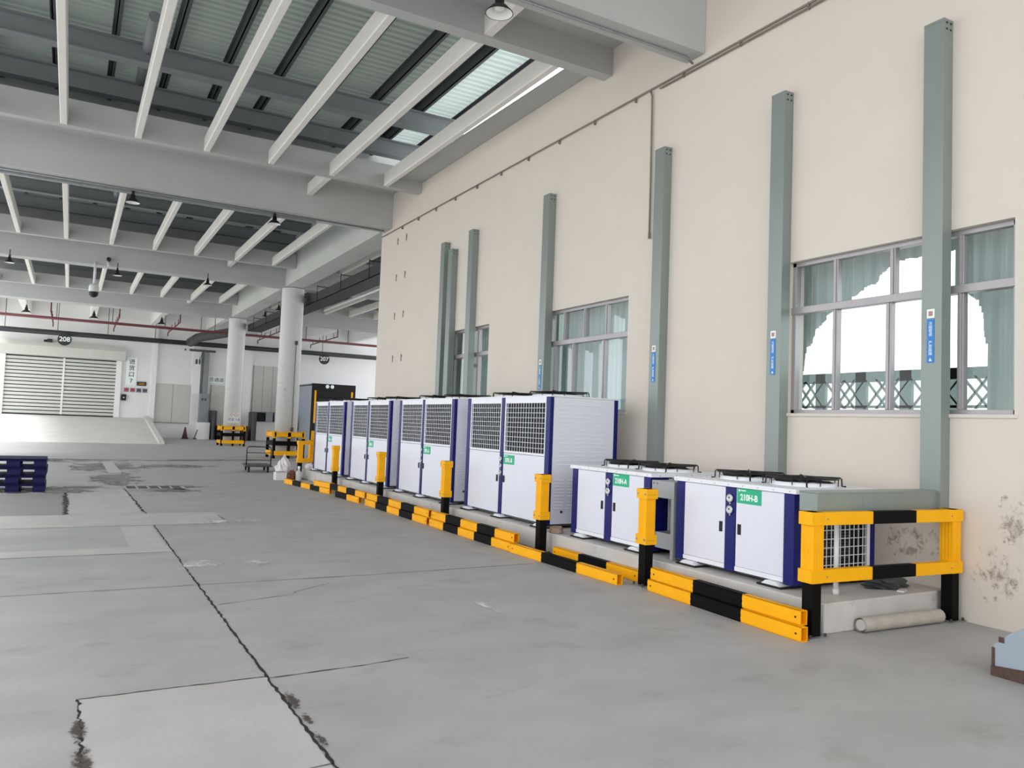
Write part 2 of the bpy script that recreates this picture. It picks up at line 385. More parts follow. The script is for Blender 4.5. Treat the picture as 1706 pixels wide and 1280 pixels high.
def window(n, y0, y1, mull_u, mull_l, void, label):
    w = thing('window_%d' % n, label, 'window', (0, 0, 0), kind='structure')
    f = MB(); X0, X1 = XW+.07, XW+.15; t = .05; zt = 3.04
    f.box(X0, X1, y0, y1, WZ0, WZ0+t); f.box(X0, X1, y0, y1, WZ1-t, WZ1); f.box(X0, X1, y0, y0+t, WZ0, WZ1); f.box(X0, X1, y1-t, y1, WZ0, WZ1)
    f.box(X0-.02, X1, y0, y1, zt-.04, zt+.04)
    f.build('window_frame', 'alu', w, bev=.004)
    for ms, a, b in ((mull_u, zt+.04, WZ1-t), (mull_l, WZ0+t, zt-.04)):
        for y in ms:
            q = MB(); q.box(X0, X1-.01, y-.03, y+.03, a, b); q.box(X0-.012, X0, y-.012, y+.012, a, b); q.build('mullion', 'alu', w, bev=.003)
    for a, b in ((WZ0+t, zt-.04), (zt+.04, WZ1-t)):
        g = MB(); g.quad((XW+.11, y0+t, a), (XW+.11, y1-t, a), (XW+.11, y1-t, b), (XW+.11, y0+t, b)); g.build('pane', 'glass', w)
    s_ = MB(); s_.box(XW-.02, XW+.07, y0-.03, y1+.03, WZ0-.03, WZ0+.004); s_.build('window_sill', 'wall', w, bev=.004)
    # curtain with an opening; folds run down
    st = .0125; nz = int((WZ1+.35-(WZ0-.1))/st); ny = int((y1*1.07-y0*1.07+.8)/st); c = MB(); c.v = []; y0, y1 = y0*1.07-.1, y1*1.07+.1
    for i in range(ny+1):
        y = y0-.3+i*st
        for k in range(nz+1):
            z = WZ0-.1+k*st; c.v.append((XW+.5+.025*math.sin(y*38)+.012*math.sin(y*91+z), y, z))
    for i in range(ny):
        for k in range(nz):
            y = y0-.3+(i+.5)*st; z = WZ0-.1+(k+.5)*st
            if void(y/1.07, 1.6+(z-1.6)/1.07): continue
            a = i*(nz+1)+k; c.f.append((a, a+nz+1, a+nz+2, a+1)); c.m.append(0); c.sm.append(1)
    o = c.build('curtain', 'curtain')
    return o
def interp(tbl, x):
    if x <= tbl[0][0]: return tbl[0][1]
    for (a, b), (c, d) in zip(tbl, tbl[1:]):
        if x <= c: return b+(d-b)*(x-a)/(c-a)
    return tbl[-1][1]
arch = [(4.0, 2.5), (4.08, 2.9), (4.22, 3.02), (4.27, 3.02), (4.28, 3.40), (4.85, 3.40), (5.0, 3.34), (5.08, 3.22), (5.28, 3.16), (5.45, 3.02), (5.62, 2.98), (5.78, 2.85), (5.95, 2.6), (6.02, 2.2), (6.05, 1.9)]  # curtain gap shaped as the bright arch reflected in the glass
def v1(y, z):
    y = y*.93+.25 if False else y
    if y < 3.98 or y > 6.08: return False
    return z < interp(arch, y)
def v2(y, z):
    for a, b, z0, z1 in ((10.92, 11.14, 2.0, 3.5), (10.72, 10.80, 1.8, 2.95), (10.1, 10.28, 1.8, 2.8), (9.35, 9.95, 1.8, 2.98), (9.3, 9.55, 3.0, 3.3), (9.7, 9.8, 3.1, 3.5), (10.3, 10.36, 3.05, 3.45)):
        if a < y < b and z0 < z < z1-.05*math.sin(y*9): return True
    return False
def v3(y, z): return (14.75 < y < 14.8) or (13.95 < y < 13.98)
c1 = window(1, *wins[0], [4.28, 4.98, 5.66], [4.28, 5.02, 5.66], v1, 'wide aluminium window at the right edge behind the nearest duct')
c2 = window(2, *wins[1], [9.85, 10.45, 11.05], [9.9, 10.75, 11.3], v2, 'aluminium window above the nearest tall condensing unit')
c3 = window(3, *wins[2], [14.25, 14.85, 15.4], [14.25, 14.85, 15.4], v3, 'narrowest looking far window beside the paired ducts')
sh = MB()
for i in range(150):
    ya = 9.6+i*.022; yb = ya+.022
    f_ = lambda t: XW+.66+.02*math.sin(t*55)
    sh.quad((f_(ya), ya, 1.7), (f_(yb), yb, 1.7), (f_(yb), yb, 4.0), (f_(ya), ya, 4.0))
tag(sh.build('sheer_curtain', 'sheer'), 'bright sheer curtain hanging behind the teal one in the middle window', 'curtain')
tag(c1, 'pale teal curtain inside the right window, its arch gap standing in for a reflection', 'curtain')
tag(c2, 'pale teal curtain with bright gaps inside the middle window', 'curtain')
tag(c3, 'pale teal curtain nearly closed inside the far window', 'curtain')
# lattice added behind the near window, standing in for a reflection in its glass
lt = MB(); X = XW+.85; y0, y1, z0, z1 = 3.6, 8.0, 1.55, 2.38
lt.box(X, X+.05, y0, y1, z1-.12, z1); lt.box(X, X+.05, y0, y1, z0, z0+.06); lt.box(X, X+.05, y0, y1, 1.96, 1.99)
y = y0
while y < y1:
    lt.box(X, X+.05, y, y+.14, z0, z1)
    for zz in (1.6, 1.95):
        for k in range(3):
            ya = y+.14+k*.14-.14
            if ya+.28 > y+.56: break
            lt.prism([(ya, zz), (ya+.025, zz), (ya+.305, zz+.34), (ya+.28, zz+.34)], 'x', X, X+.03)
            lt.prism([(ya+.28, zz), (ya+.305, zz), (ya+.025, zz+.34), (ya, zz+.34)], 'x', X, X+.03)
    y += .56
tag(lt.build('reflection_lattice', 'lattice'), 'teal lattice standing in for a reflection low in the right window', 'reflection lattice')

# conduits on the wall
cd = thing('wall_conduit', 'pair of thin grey conduits running along the top of the cream wall', 'conduit', (XW-.03, 8.7, 6.56))
q = MB(); q.tube([(0, -9, 0), (0, 11.4, 0.02)], .014, 8); q.tube([(0, -9, -.045), (0, -0.1, -.045)], .012, 8)
for k in range(13): q.box(-.016, .025, -2.7+k*1.05, -2.685+k*1.05, -.06, .018)
q.build('conduit_run', 'cable', cd)
q = MB(); q.tube([(0, .1, -.02), (0, .07, -.1), (-.004, .05, -1.0), (-.004, .04, -2.15)], .014, 8); q.tube([(-.004, .04, -2.12), (-.004, .04, -2.2)], .02, 8); q.build('conduit_drop', 'cable', cd)

# ================================================================ VERTICAL DUCTS
duct_info = [
 (4.33, 5.62, 'grey-green wall duct nearest the camera, turning out along the plinth end', 2.34),
 (6.22, 5.60, 'grey-green wall duct just left of the right window, behind unit 210H-B', 2.30),
 (8.33, 5.57, 'grey-green wall duct behind unit 210H-A with hanging thin conduit beside its top', 2.28),
 (11.33, 5.64, 'grey-green wall duct at the left end of the middle window', 2.25),
 (14.27, 5.61, 'grey-green wall duct standing in front of the far window', None),
 (15.25, 5.38, 'shorter duct of the close pair, right one, left of the far window', None),
 (15.66, 5.60, 'leftmost and farthest wall duct, taller of the close pair', None)]
for i, (y, zt, lab, st) in enumerate(duct_info):
    d = thing('wall_duct', lab, 'duct', (XW-.14, y, .26), 'grey-green cable ducts on the cream wall')
    b = MB(); zb = 0.74 if i == 0 else 0.05
    b.box(0, .139, 0, .2, zb, zt-.26); b.box(-.003, .0, .0, .2, 2.55, 2.556); b.box(-.003, .139, -.003, .2, zt-.29, zt-.27)
    for a, c in ((.04, .04), (.1, .04), (.04, .10), (.1, .10)): b.box(a-.008, a+.008, -.006, .0, zt-.26-c-.008, zt-.26-c+.008, 1)
    b.build('duct_body', ['duct', 'ductdark'], d)
    if st:
        s_ = MB(); s_.box(-.005, -.001, .07, .14, st-.26, st+.15, 0); s_.box(-.005, -.001, .067, .142, st+.16, st+.245, 1)
        s_.box(-.007, -.005, .085, .125, st+.18, st+.225, 2)
        so = s_.build('sticker', ['stickerblue', 'labelwhite', 'redmark'], d)
        text('sticker_text', '\n'.join('冷媒管道'), .036, (-.006, .105, st-.26+.315), 'labelwhite', d, line=.95)
        text('sticker_text', '\n'.join('严禁踩踏'), .036, (-.006, .105, st-.26+.135), 'labelwhite', d, line=.95)
        t = MB(); t.prism([(.09, st-.245), (.12, st-.245), (.105, st-.215)], 'x', -.0065, -.005); t.build('warning_triangle', 'labelwhite', d)
    if i == 0:
        a = MB(); zc = .73; a.box(-1.62, .139, .03, .21, zc, zc+.155); a.box(-1.62, .139, .025, .215, zc+.150, zc+.165); a.box(-1.05, -1.045, .028, .03, zc, zc+.16)
        a.build('duct_arm', 'duct', d, bev=.004)
# horizontal cable trunk between the two small units
d = thing('utility_stand', 'grey cable trunk on a leg in the gap between the two low units', 'trunking', (5.585, 6.355, .25))
b = MB(); b.box(0, 1.38, .0, .36, .64, .82)
for y_, z_ in ((.33, .79), (.33, .70), (.27, .79)): b.disc((-.004, y_, z_), .007, 'x', 8, 1, .005)
b.build('upper_duct', ['greyduct', 'ductdark'], d)
b = MB(); b.box(.06, 1.38, .07, .36, .09, .26); b.build('lower_duct', 'greyduct', d, bev=.003)
b = MB(); b.box(.0, .045, .0, .045, .01, .638); b.box(-.03, .09, -.025, .08, .001, .012); b.build('leg', 'greyduct', d, bev=.003)
b = MB(); b.tube([(.5, .17, .26), (.5, .17, .64)], .03, 12); b.build('pipe', 'pvc', d)

# ================================================================ PLINTH
p = MB(); p.box(5.44, XW-.002, 4.34, 21.0, 0, .25); tag(p.build('concrete_plinth', 'plinth', bev=.012), 'long low concrete plinth carrying all the condensing units', 'plinth')
p = MB(); p.tube([(5.80, 4.27, .062), (6.83, 4.235, .062)], .06, 14, caps=False); p.tube([(5.80, 4.27, .062), (6.83, 4.235, .062)], .045, 14, 1)
tag(p.build('clay_pipe', ['oldpipe', 'plinth']), 'short dirty pipe lying on the floor against the plinth end', 'pipe')
p = MB()
for k in range(4): p.ring((5.53, 8.52, .265+k*.018), .085-.004*k, .011, 20, 6)
tag(p.build('tape_coil', 'tape'), 'small coil of brown tape on the plinth left of unit 210H-A', 'coil')
# crumpled dark bag behind the barrier
bm = bmesh.new(); bmesh.ops.create_icosphere(bm, subdivisions=4, radius=1)
for v in bm.verts:
    n = 1+.18*math.sin(v.co.x*7+v.co.y*5)+.12*math.sin(v.co.z*11+v.co.x*13)
    v.co = Vector((v.co.x*.24*n, v.co.y*.11*n, max(-.02, v.co.z*.07*n)))
me = bpy.data.meshes.new('dark_bag'); bm.to_mesh(me); bm.free(); me.materials.append(M['greypaint'])
o = bpy.data.objects.new('dark_bag', me); COL.objects.link(o); o.location = (6.62, 4.62, .275); tag(o, 'crumpled dark plastic bag on the plinth under the black rail', 'bag')
p = MB(); p.box(-.07, .07, -.03, .03, 0, .012); o = p.build('white_rag', 'bag', loc=(6.60, 4.44, .252)); o.rotation_euler = (0, 0, .4); tag(o, 'small white scrap on the plinth beside the dark bag', 'rag')
p = MB(); p.tube([(0, 0, 0), (0, 0, .66)], .022, 12, 0); p.tube([(0, 0, .0), (0, 0, .05)], .028, 12, 0); p.tube([(0, 0, .6), (0, .1, .66)], .022, 12)
tag(p.build('drain_pipe', 'pvc', loc=(5.86, 4.56, .251)), 'thin white upright drain pipe at the near end of unit 210H-B', 'pipe')

# ================================================================ CONDENSING UNITS
def fan_guard(parent, cx, cy, zt, R=.33):
    s_ = MB(); s_.lathe([(R*.93, 0), (R*.93, .035), (R*.89, .035), (R*.89, 0)], (cx, cy, zt), 28); s_.build('fan_ring', 'whitetrim', parent)
    g = MB(); h = .085
    for rr in (.98, .9, .82, .74, .66, .58, .5, .42, .34): g.ring((cx, cy, zt+h-.012*(rr-.34)/.6), R*rr, .0045, 28, 5)
    for k in range(4):
        t = PI/4*0+k*PI/2+PI/4; c, s2 = math.cos(t), math.sin(t)
        g.tube([(cx+c*.05, cy+s2*.05, zt+h), (cx+c*R*1.0, cy+s2*R*1.0, zt+h), (cx+c*R*1.04, cy+s2*R*1.04, zt+h-.012), (cx+c*R*1.05, cy+s2*R*1.05, zt+.008), (cx+c*R*1.16, cy+s2*R*1.16, zt+.006)], .008, 6)
    for k in range(8):
        t = k*PI/4+PI/8; c, s2 = math.cos(t), math.sin(t)
        g.tube([(cx+c*R*.98, cy+s2*R*.98, zt+h-.015), (cx+c*R*.98, cy+s2*R*.98, zt+.01)], .005, 5)
    g.build('fan_guard', 'wire', parent)
    f = MB(); f.tube([(cx, cy, zt+.03), (cx, cy, zt+.075)], .085, 18)
    for k in range(5):
        t = k*2*PI/5; a = Vector((math.cos(t), math.sin(t), 0)); b_ = Vector((-a.y, a.x, 0)); c = Vector((cx, cy, 0))
        p1 = c+a*.07-b_*.02; p2 = c+a*.27-b_*.06; p3 = c+a*.27+b_*.08; p4 = c+a*.07+b_*.05
        f.quad((p1.x, p1.y, zt+.055), (p2.x, p2.y, zt+.06), (p3.x, p3.y, zt+.025), (p4.x, p4.y, zt+.03))
    f.build('fan', 'black', parent)
def foot(parent, y, x=0.0, s=1):
    f = MB(); f.prism([(y-.06, .05), (y+.06, .05), (y+.11, .016), (y-.11, .016)], 'x', x-.06*s, x+.16*s, 0); f.box(x-.09, x+.19, y-.14, y+.14, .001, .016, 1)
    f.build('foot', ['whitetrim', 'rubber'], parent)
def gauge(parent, y, z, r=.04):
    g = MB(); g.tube([(-.018, y, z), (-.001, y, z)], r*.85, 18, 0); g.ring((-.019, y, z), r*.85, r*.13, 20, 6, 'x', 0); g.disc((-.022, y, z), r*.72, 'x', 18, 1, .004)
    g.box(-.025, -.022, y-.003, y+.012, z-.002, z+.014, 2); g.tube([(-.012, y, z-r+.004), (-.012, y, z-r-.02)], .008, 6, 0)
    g.build('gauge', ['chrome', 'glassface', 'black'], parent)
def grille_y(parent, x, y0, y1, z0, z1, ny, nz, name='grille'):
    """wire grille in a plane of constant x"""
    g = MB(); w = .0032
    for i in range(ny+1): yy = y0+(y1-y0)*i/ny; g.box(x-.006, x-.001, yy-w, yy+w, z0, z1)
    for k in range(nz+1): zz = z0+(z1-z0)*k/nz; g.box(x-.009, x-.006, y0, y1, zz-w, zz+w)
    return g.build(name, 'whitewire', parent)
def tall_unit(name_tag, label, y):
    L_ = 2.5; D_ = 1.12; H0, H1 = .06, 1.77
    u = thing('condensing_unit', label, 'condensing unit', (5.6, y, .25), 'tall condensing units')
    b = MB(); b.box(.03, D_-.03, .03, L_-.03, .03, H0+.01); b.build('base_frame', 'greypaint', u)
    for yy in (.16, L_/2+.05, L_-.16): foot(u, yy); foot(u, yy, D_-.1)
    # coil core (dark), set back
    c = MB(); c.box(.05, .09, .10, L_-.10, .96, 1.70, 0)
    for k in range(60): c.box(.042, .05, .12+k*.0385, .127+k*.0385, .97, 1.69, 1)
    c.build('coil', ['coildark', 'coil'], u)
    pw = .11; cpos = 1.27
    doors = [(pw, cpos-.005), (cpos+.10, L_-pw)]
    for a, b_ in doors:
        dmb = MB(); dmb.box(-.004, .03, a+.006, b_-.006, H0, .95); do = dmb.build('door', 'white', u, bev=.006)
        hy = b_-.05 if b_ < cpos+.05 else a+.05
        h = MB(); h.box(-.02, -.004, hy-.02, hy+.02, .52, .62); h.build('handle', 'black', do, bev=.006)
        fr = MB(); fr.box(-.002, .03, a, b_, .955, .985); fr.box(-.002, .03, a, b_, 1.68, H1-.0); fr.box(-.002, .03, a, a+.03, .985, 1.68); fr.box(-.002, .03, b_-.03, b_, .985, 1.68)
        fo = fr.build('grille_frame', 'whitetrim', u, bev=.003)
        grille_y(fo, .004, a+.03, b_-.03, .985, 1.68, 15, 10)
    for a, b_ in ((0, pw), (cpos, cpos+.095), (L_-pw, L_)):
        q = MB(); q.box(-.010, .05, a, b_, H0-.02, H1-.005); q.build('corner_post', 'blue', u, bev=.008)
    for a, b_ in ((0, .05), (L_-.05, L_)):
        q = MB(); q.box(D_-.07, D_, a, b_, H0-.02, H1-.005); q.build('corner_post', 'blue', u, bev=.006)
    # side panels with pressed louvres
    for ya, sgn in ((.012, -1), (L_-.012, 1)):
        sp = MB(); sp.box(.05, D_-.07, ya-.01, ya+.01, H0, H1-.01)
        for r_ in range(15):
            z = 1.66-r_*.058
            for k in range(3):
                x0 = .12+k*.28; sp.prism([(ya+sgn*.010, z), (ya+sgn*.017, z), (ya+sgn*.010, z+.014)], 'x', x0, x0+.24)
        for r_ in range(10):
            z = .64-r_*.042
            for k in range(2):
                x0 = .10+k*.2; sp.prism([(ya+sgn*.010, z), (ya+sgn*.02, z), (ya+sgn*.010, z+.012)], 'x', x0, x0+.15)
        sp.box(.05, D_-.07, ya+sgn*.009, ya+sgn*.012, .71, .715)
        so = sp.build('side_panel', 'white', u)
        k_ = MB(); k_.tube([(.22, ya+sgn*.008, .22), (.22, ya+sgn*.016, .22)], .018, 12); k_.build('cable_port', 'black', so)
    bp = MB(); bp.box(D_-.02, D_, .05, L_-.05, H0, H1-.01); bp.build('back_panel', 'white', u)
    lid = MB(); lid.box(-.006, D_+.006, -.004, L_+.004, H1-.008, H1+.012); lid.build('lid', 'whitetrim', u, bev=.004)
    for cy in (.68, 1.82): fan_guard(u, .56, cy, H1+.012, .42)
    for z in (.66, .76, .86): gauge(u, cpos+.047, z, .035)
    pl = MB(); y1 = cpos-.02; pl.box(-.0085, -.004, y1-.32, y1, .79, .925); po = pl.build('label_plate', 'green', u)
    text('label_text', name_tag, .088, (-.009, y1-.16, .845), 'labelwhite', po, bold=.002, sx=.82)
    t = MB(); t.box(-.0095, -.0085, y1-.05, y1-.02, .895, .915); t.box(-.0095, -.0085, y1-.13, y1-.06, .90, .91); t.build('label_mark', 'labelwhite', po)
    return u
tall = [('209L-B', 8.86, 'nearest tall white and blue condensing unit, its louvred side in full view'),
        ('209L-A', 11.86, 'second tall white condensing unit from the camera, left of the nearest tall one'),
        ('208L-B', 14.86, 'third tall white condensing unit from the camera along the plinth'),
        ('208L-A', 17.86, 'farthest tall white condensing unit, beside the yellow barrier at the plinth end')]
for t_, y_, l_ in tall: tall_unit(t_, l_, y_)

def small_unit(name_tag, label, y):
    L_ = 1.53; D_ = 1.10; H0, H1 = .07, .845
    u = thing('condensing_unit', label, 'condensing unit', (5.6, y, .25), 'low condensing units')
    b = MB(); b.box(.03, D_-.03, .03, L_-.03, .035, H0+.01); b.build('base_frame', 'greypaint', u)
    for yy in (.22, L_-.22): foot(u, yy, .02, 1.1); foot(u, yy, D_-.1)
    pw = .115; cpos = .70
    for a, b_ in ((pw, cpos-.003), (cpos+.133, L_-pw)):
        dmb = MB(); dmb.box(-.004, .03, a+.004, b_-.004, H0+.03, H1-.005); do = dmb.build('door', 'white', u, bev=.005)
        tb = MB(); tb.box(-.008, .03, a, b_, H0-.015, H0+.028); tb.build('bottom_rail', 'whitetrim', u, bev=.003)
        hy = b_-.05 if b_ < cpos+.05 else a+.055
        h = MB(); h.box(-.009, -.003, hy-.022, hy+.022, .40, .50); h.box(-.012, -.006, hy-.012, hy+.012, .41, .49); h.build('handle', 'black', do, bev=.01)
    for a, b_ in ((0, pw), (cpos, cpos+.13), (L_-pw, L_)):
        q = MB(); q.box(-.008, .05, a, b_, H0-.03, H1); q.build('corner_post', 'blue', u, bev=.006)
    for ya, sgn in ((0, 1), (L_, -1)):
        q = MB(); q.box(.045, .25, ya, ya+sgn*.03, H0-.03, H1); q.build('corner_post', 'blue', u, bev=.004); q = MB(); q.box(D_-.07, D_, ya, ya+sgn*.05, H0-.03, H1); q.build('corner_post', 'blue', u, bev=.004)
        fr = MB(); x0, x1 = .25, D_-.07
        fr.box(x0, x1, ya+sgn*.0, ya+sgn*.03, H0-.02, H0+.05); fr.box(x0, x1, ya, ya+sgn*.03, H1-.02, H1); fr.box(x0, x0+.05, ya, ya+sgn*.03, H0, H1); fr.box(x1-.04, x1, ya, ya+sgn*.03, H0, H1)
        fo = fr.build('grille_frame', 'whitetrim', u, bev=.003)
        g = MB(); w = .004
        for i in range(12): xx = x0+.05+(x1-x0-.09)*i/11; g.box(xx-w, xx+w, ya+sgn*.006, ya+sgn*.001, H0+.05, H1-.02)
        for k in range(10): zz = H0+.05+(H1-H0-.07)*k/9; g.box(x0+.05, x1-.04, ya+sgn*.009, ya+sgn*.006, zz-w, zz+w)
        g.build('grille', 'whitewire', fo)
        c = MB(); c.box(x0+.01, x1-.01, ya+sgn*.07, ya+sgn*.10, H0, H1, 0)
        for k in range(26): zz = H0+.05+k*.029; c.box(x0+.04, x1-.2, ya+sgn*.07, ya+sgn*.06, zz, zz+.012, 1)
        c.tube([(x1-.1, ya+sgn*.06, H0), (x1-.1, ya+sgn*.06, H1)], .02, 8, 1)
        c.build('coil', ['coildark', 'coil'], fo)
    bp = MB(); bp.box(D_-.02, D_, .05, L_-.05, H0, H1); bp.build('back_panel', 'white', u)
    lid = MB(); lid.box(-.025, D_+.012, -.03, L_+.03, H1, H1+.042)
    for k in range(9): lid.disc((-.028, .04+k*.185, H1+.02), .006, 'x', 8, 1, .004)
    for k in range(5): lid.tube([(.1+k*.23, -.033, H1+.02), (.1+k*.23, -.029, H1+.02)], .006, 8, 1)
    lid.build('lid', ['whitetrim', 'galv'], u, bev=.004)
    for cy in (.42, 1.11): fan_guard(u, .60, cy, H1+.042, .33)
    for z in (.625, .735): gauge(u, cpos+.065, z, .043)
    pl = MB(); y1 = cpos-.02; pl.box(-.008, -.004, y1-.30, y1, .70, .84); po = pl.build('label_plate', 'green', u)
    text('label_text', name_tag, .082, (-.0085, y1-.15, .755), 'labelwhite', po, bold=.0025, sx=.84)
    t = MB(); t.disc((-.0095, y1-.03, .82), .012, 'x', 12, 0, .002); t.box(-.0095, -.008, y1-.11, y1-.05, .816, .826); t.build('label_mark', 'labelwhite', po)
    return u
small_unit('210H-B', 'low white and blue unit labelled 210H-B, nearest the camera behind the yellow barrier', 4.79)
small_unit('210H-A', 'low white and blue unit labelled 210H-A, between the tall units and 210H-B', 6.75)

# ================================================================ BARRIER POSTS
def post_parts(t, x, y, base=True, sleeves=True, sides=((0, 1), (0, -1))):
    p = MB(); p.box(x-.053, x+.053, y-.053, y+.053, .01, .44); p.build('post', 'blackpaint', t, bev=.006)
    p = MB(); p.box(x-.062, x+.062, y-.062, y+.062, .43, 1.0)
    for k in (-.03, 0, .03): p.box(x-.065, x-.06, y+k-.006, y+k+.006, .45, .98); p.box(x+k-.006, x+k+.006, y-.065, y-.06, .45, .98)
    p.build('yellow_cover', 'yellow', t, bev=.006)
    if sleeves:
        for z in (.43, .90):
            s_ = MB(); s_.box(x-.075, x+.07, y-.085, y+.085, z, z+.10); s_.box(x-.082, x-.075, y-.07, y-.05, z+.04, z+.06, 1); s_.box(x-.082, x-.075, y+.05, y+.07, z+.04, z+.06, 1)
            for k in range(4): s_.box(x-.05+k*.025, x-.042+k*.025, y-.087, y-.085, z+.04, z+.046, 2)
            s_.build('rail_sleeve', ['yellow', 'galv', 'cone'], t, bev=.005)
    if base:
        b = MB(); b.box(x-.12, x+.11, y-.09, y+.09, 0, .012, 0)
        for a, c in ((-.09, -.07), (-.09, .07), (.085, -.07), (.085, .07)): b.tube([(x+a, y+c, .012), (x+a, y+c, .035)], .011, 6, 1)
        b.build('base_plate', ['galv', 'rust'], t)
# near barrier beside 210H-B
t = thing('safety_barrier', 'yellow and black two-rail safety barrier across the near end of the plinth', 'barrier', (5.29, 4.345, 0))
post_parts(t, 0, 0, sleeves=False); post_parts(t, 1.71, -.10, sleeves=False)
ang = math.atan2(-.10, 1.71)
for z in (.435, .895):
    r_ = MB(); segs = [(.05, .62, 0), (.62, 1.16, 1), (1.16, 1.70, 0)]
    for a, b_, mi in segs: r_.box(a, b_, -.072, -.005, z, z+.105, mi); 
    r_.box(-.085, .05, -.072, .068, z, z+.105, 0); r_.box(1.66, 1.785, -.074, .07, z, z+.105, 0)
    r_.disc((.09, -.078, z+.05), .008, 'y', 8, 2, .006); r_.disc((1.63, -.078, z+.05), .008, 'y', 8, 2, .006)
    o = r_.build('rail', ['yellow', 'blackpaint', 'galv'], t, bev=.005); o.rotation_euler = (0, 0, ang)
posts = [(6.43, 'yellow and black post between units 210H-A and 210H-B', 5.29), (8.50, 'yellow and black post in front of the nearest tall unit', 5.29),
         (11.42, 'yellow and black post in front of the second tall unit', 5.29), (14.43, 'yellow and black post in front of the third tall unit', 5.29),
         (17.4, 'yellow and black post in front of the farthest tall unit', 5.29)]
p0 = None
for y, lab, x in posts:
    if p0 is None:
        p0 = thing('barrier_post', lab, 'post', (x, y, 0), 'single barrier posts along the plinth'); post_parts(p0, 0, 0)
    else: dup(p0, (x, y, 0), lab)
# far barrier
t = thing('safety_barrier', 'small yellow barrier at the far end of the plinth, piled with bags', 'barrier', (5.31, 20.6, 0))
post_parts(t, 0, 0); post_parts(t, .5, .75, base=False)
for z in (.44, .90):
    r_ = MB(); r_.box(.05, 1.5, -.06, .03, z, z+.1, 0); r_.build('rail', 'yellow', t, bev=.005)
h = MB(); h.tube([(.42, .60, 1.0), (.40, .58, 1.25), (.52, .6, 1.34), (.66, .6, 1.3), (.72, .6, 1.0), (.70, .55, .7)], .02, 8); h.build('black_hose', 'rubber', t)
e_ = MB(); e_.box(.42, .62, .55, .68, 1.0, 1.26); e_.build('yellow_pad', 'yellow', t, bev=.01)

# ================================================================ LOOSE STRIPED RAILS
def loose_rail(x0, y0, x1, y1, z, n, label, first=0, hh=.115, ww=.075):
    """hollow square tube lying on the floor, n alternating bands"""
    a = Vector((x0, y0, 0)); b = Vector((x1, y1, 0)); L_ = (b-a).length
    o = MB(); t = .007; i0 = 0
    for k in range(n):
        ya, yb = L_*k/n, L_*(k+1)/n; mi = (k+first) % 2
        o.box(-ww/2, -ww/2+t, ya, yb, 0, hh, mi); o.box(ww/2-t, ww/2, ya, yb, 0, hh, mi); o.box(-ww/2, ww/2, ya, yb, 0, t, mi); o.box(-ww/2, ww/2, ya, yb, hh-t, hh, mi)
        for zz in (.3, .7): o.box(-ww/2-.003, -ww/2, ya, yb, hh*zz-.012, hh*zz+.012, mi)
    for q in (.05, L_-.05): o.box(-ww/2-.006, -ww/2, q-.006, q+.006, hh/2-.006, hh/2+.006, 1)
    ob = o.build('striped_rail', ['yellow', 'blackpaint'], loc=(x0, y0, z)); ob.rotation_euler = (0, 0, math.atan2(-(x1-x0), (y1-y0)))
    return tag(ob, label, 'rail', 'loose yellow and black rails on the floor')
loose_rail(5.10, 4.25, 5.19, 6.22, 0, 3, 'lower of two stacked striped rails nearest the camera')
loose_rail(5.14, 4.29, 5.21, 6.20, .116, 3, 'upper of two stacked striped rails nearest the camera')
loose_rail(5.04, 6.53, 4.99, 8.68, 0, 3, 'single striped rail lying out front, left of the bollard by 210H-A')
loose_rail(5.37, 6.60, 5.385, 8.30, 0, 3, 'striped rail against the plinth below unit 210H-A, behind another rail')
loose_rail(5.01, 8.72, 5.0, 11.27, 0, 5, 'lower striped rail of the stack in front of the nearest tall unit')
loose_rail(5.05, 8.70, 5.03, 11.27, .116, 5, 'upper striped rail of the stack in front of the nearest tall unit')
loose_rail(5.0, 11.38, 4.99, 14.3, 0, 5, 'lower striped rail of the stack in front of the second tall unit')
loose_rail(5.03, 11.38, 5.01, 14.28, .116, 5, 'upper striped rail of the stack in front of the second tall unit')
loose_rail(4.97, 14.6, 4.90, 15.9, 0, 2, 'short lower striped rail in front of the third tall unit', 0)
loose_rail(5.0, 14.36, 4.93, 16.4, .116, 4, 'upper striped rail in front of the third tall unit', 0)
loose_rail(4.94, 16.45, 4.66, 19.3, 0, 5, 'farthest striped rail, running to the bags at the plinth end', 0)
loose_rail(4.975, 16.44, 4.83, 17.3, .116, 1, 'short plain yellow rail resting on top of the farthest rail', 0)

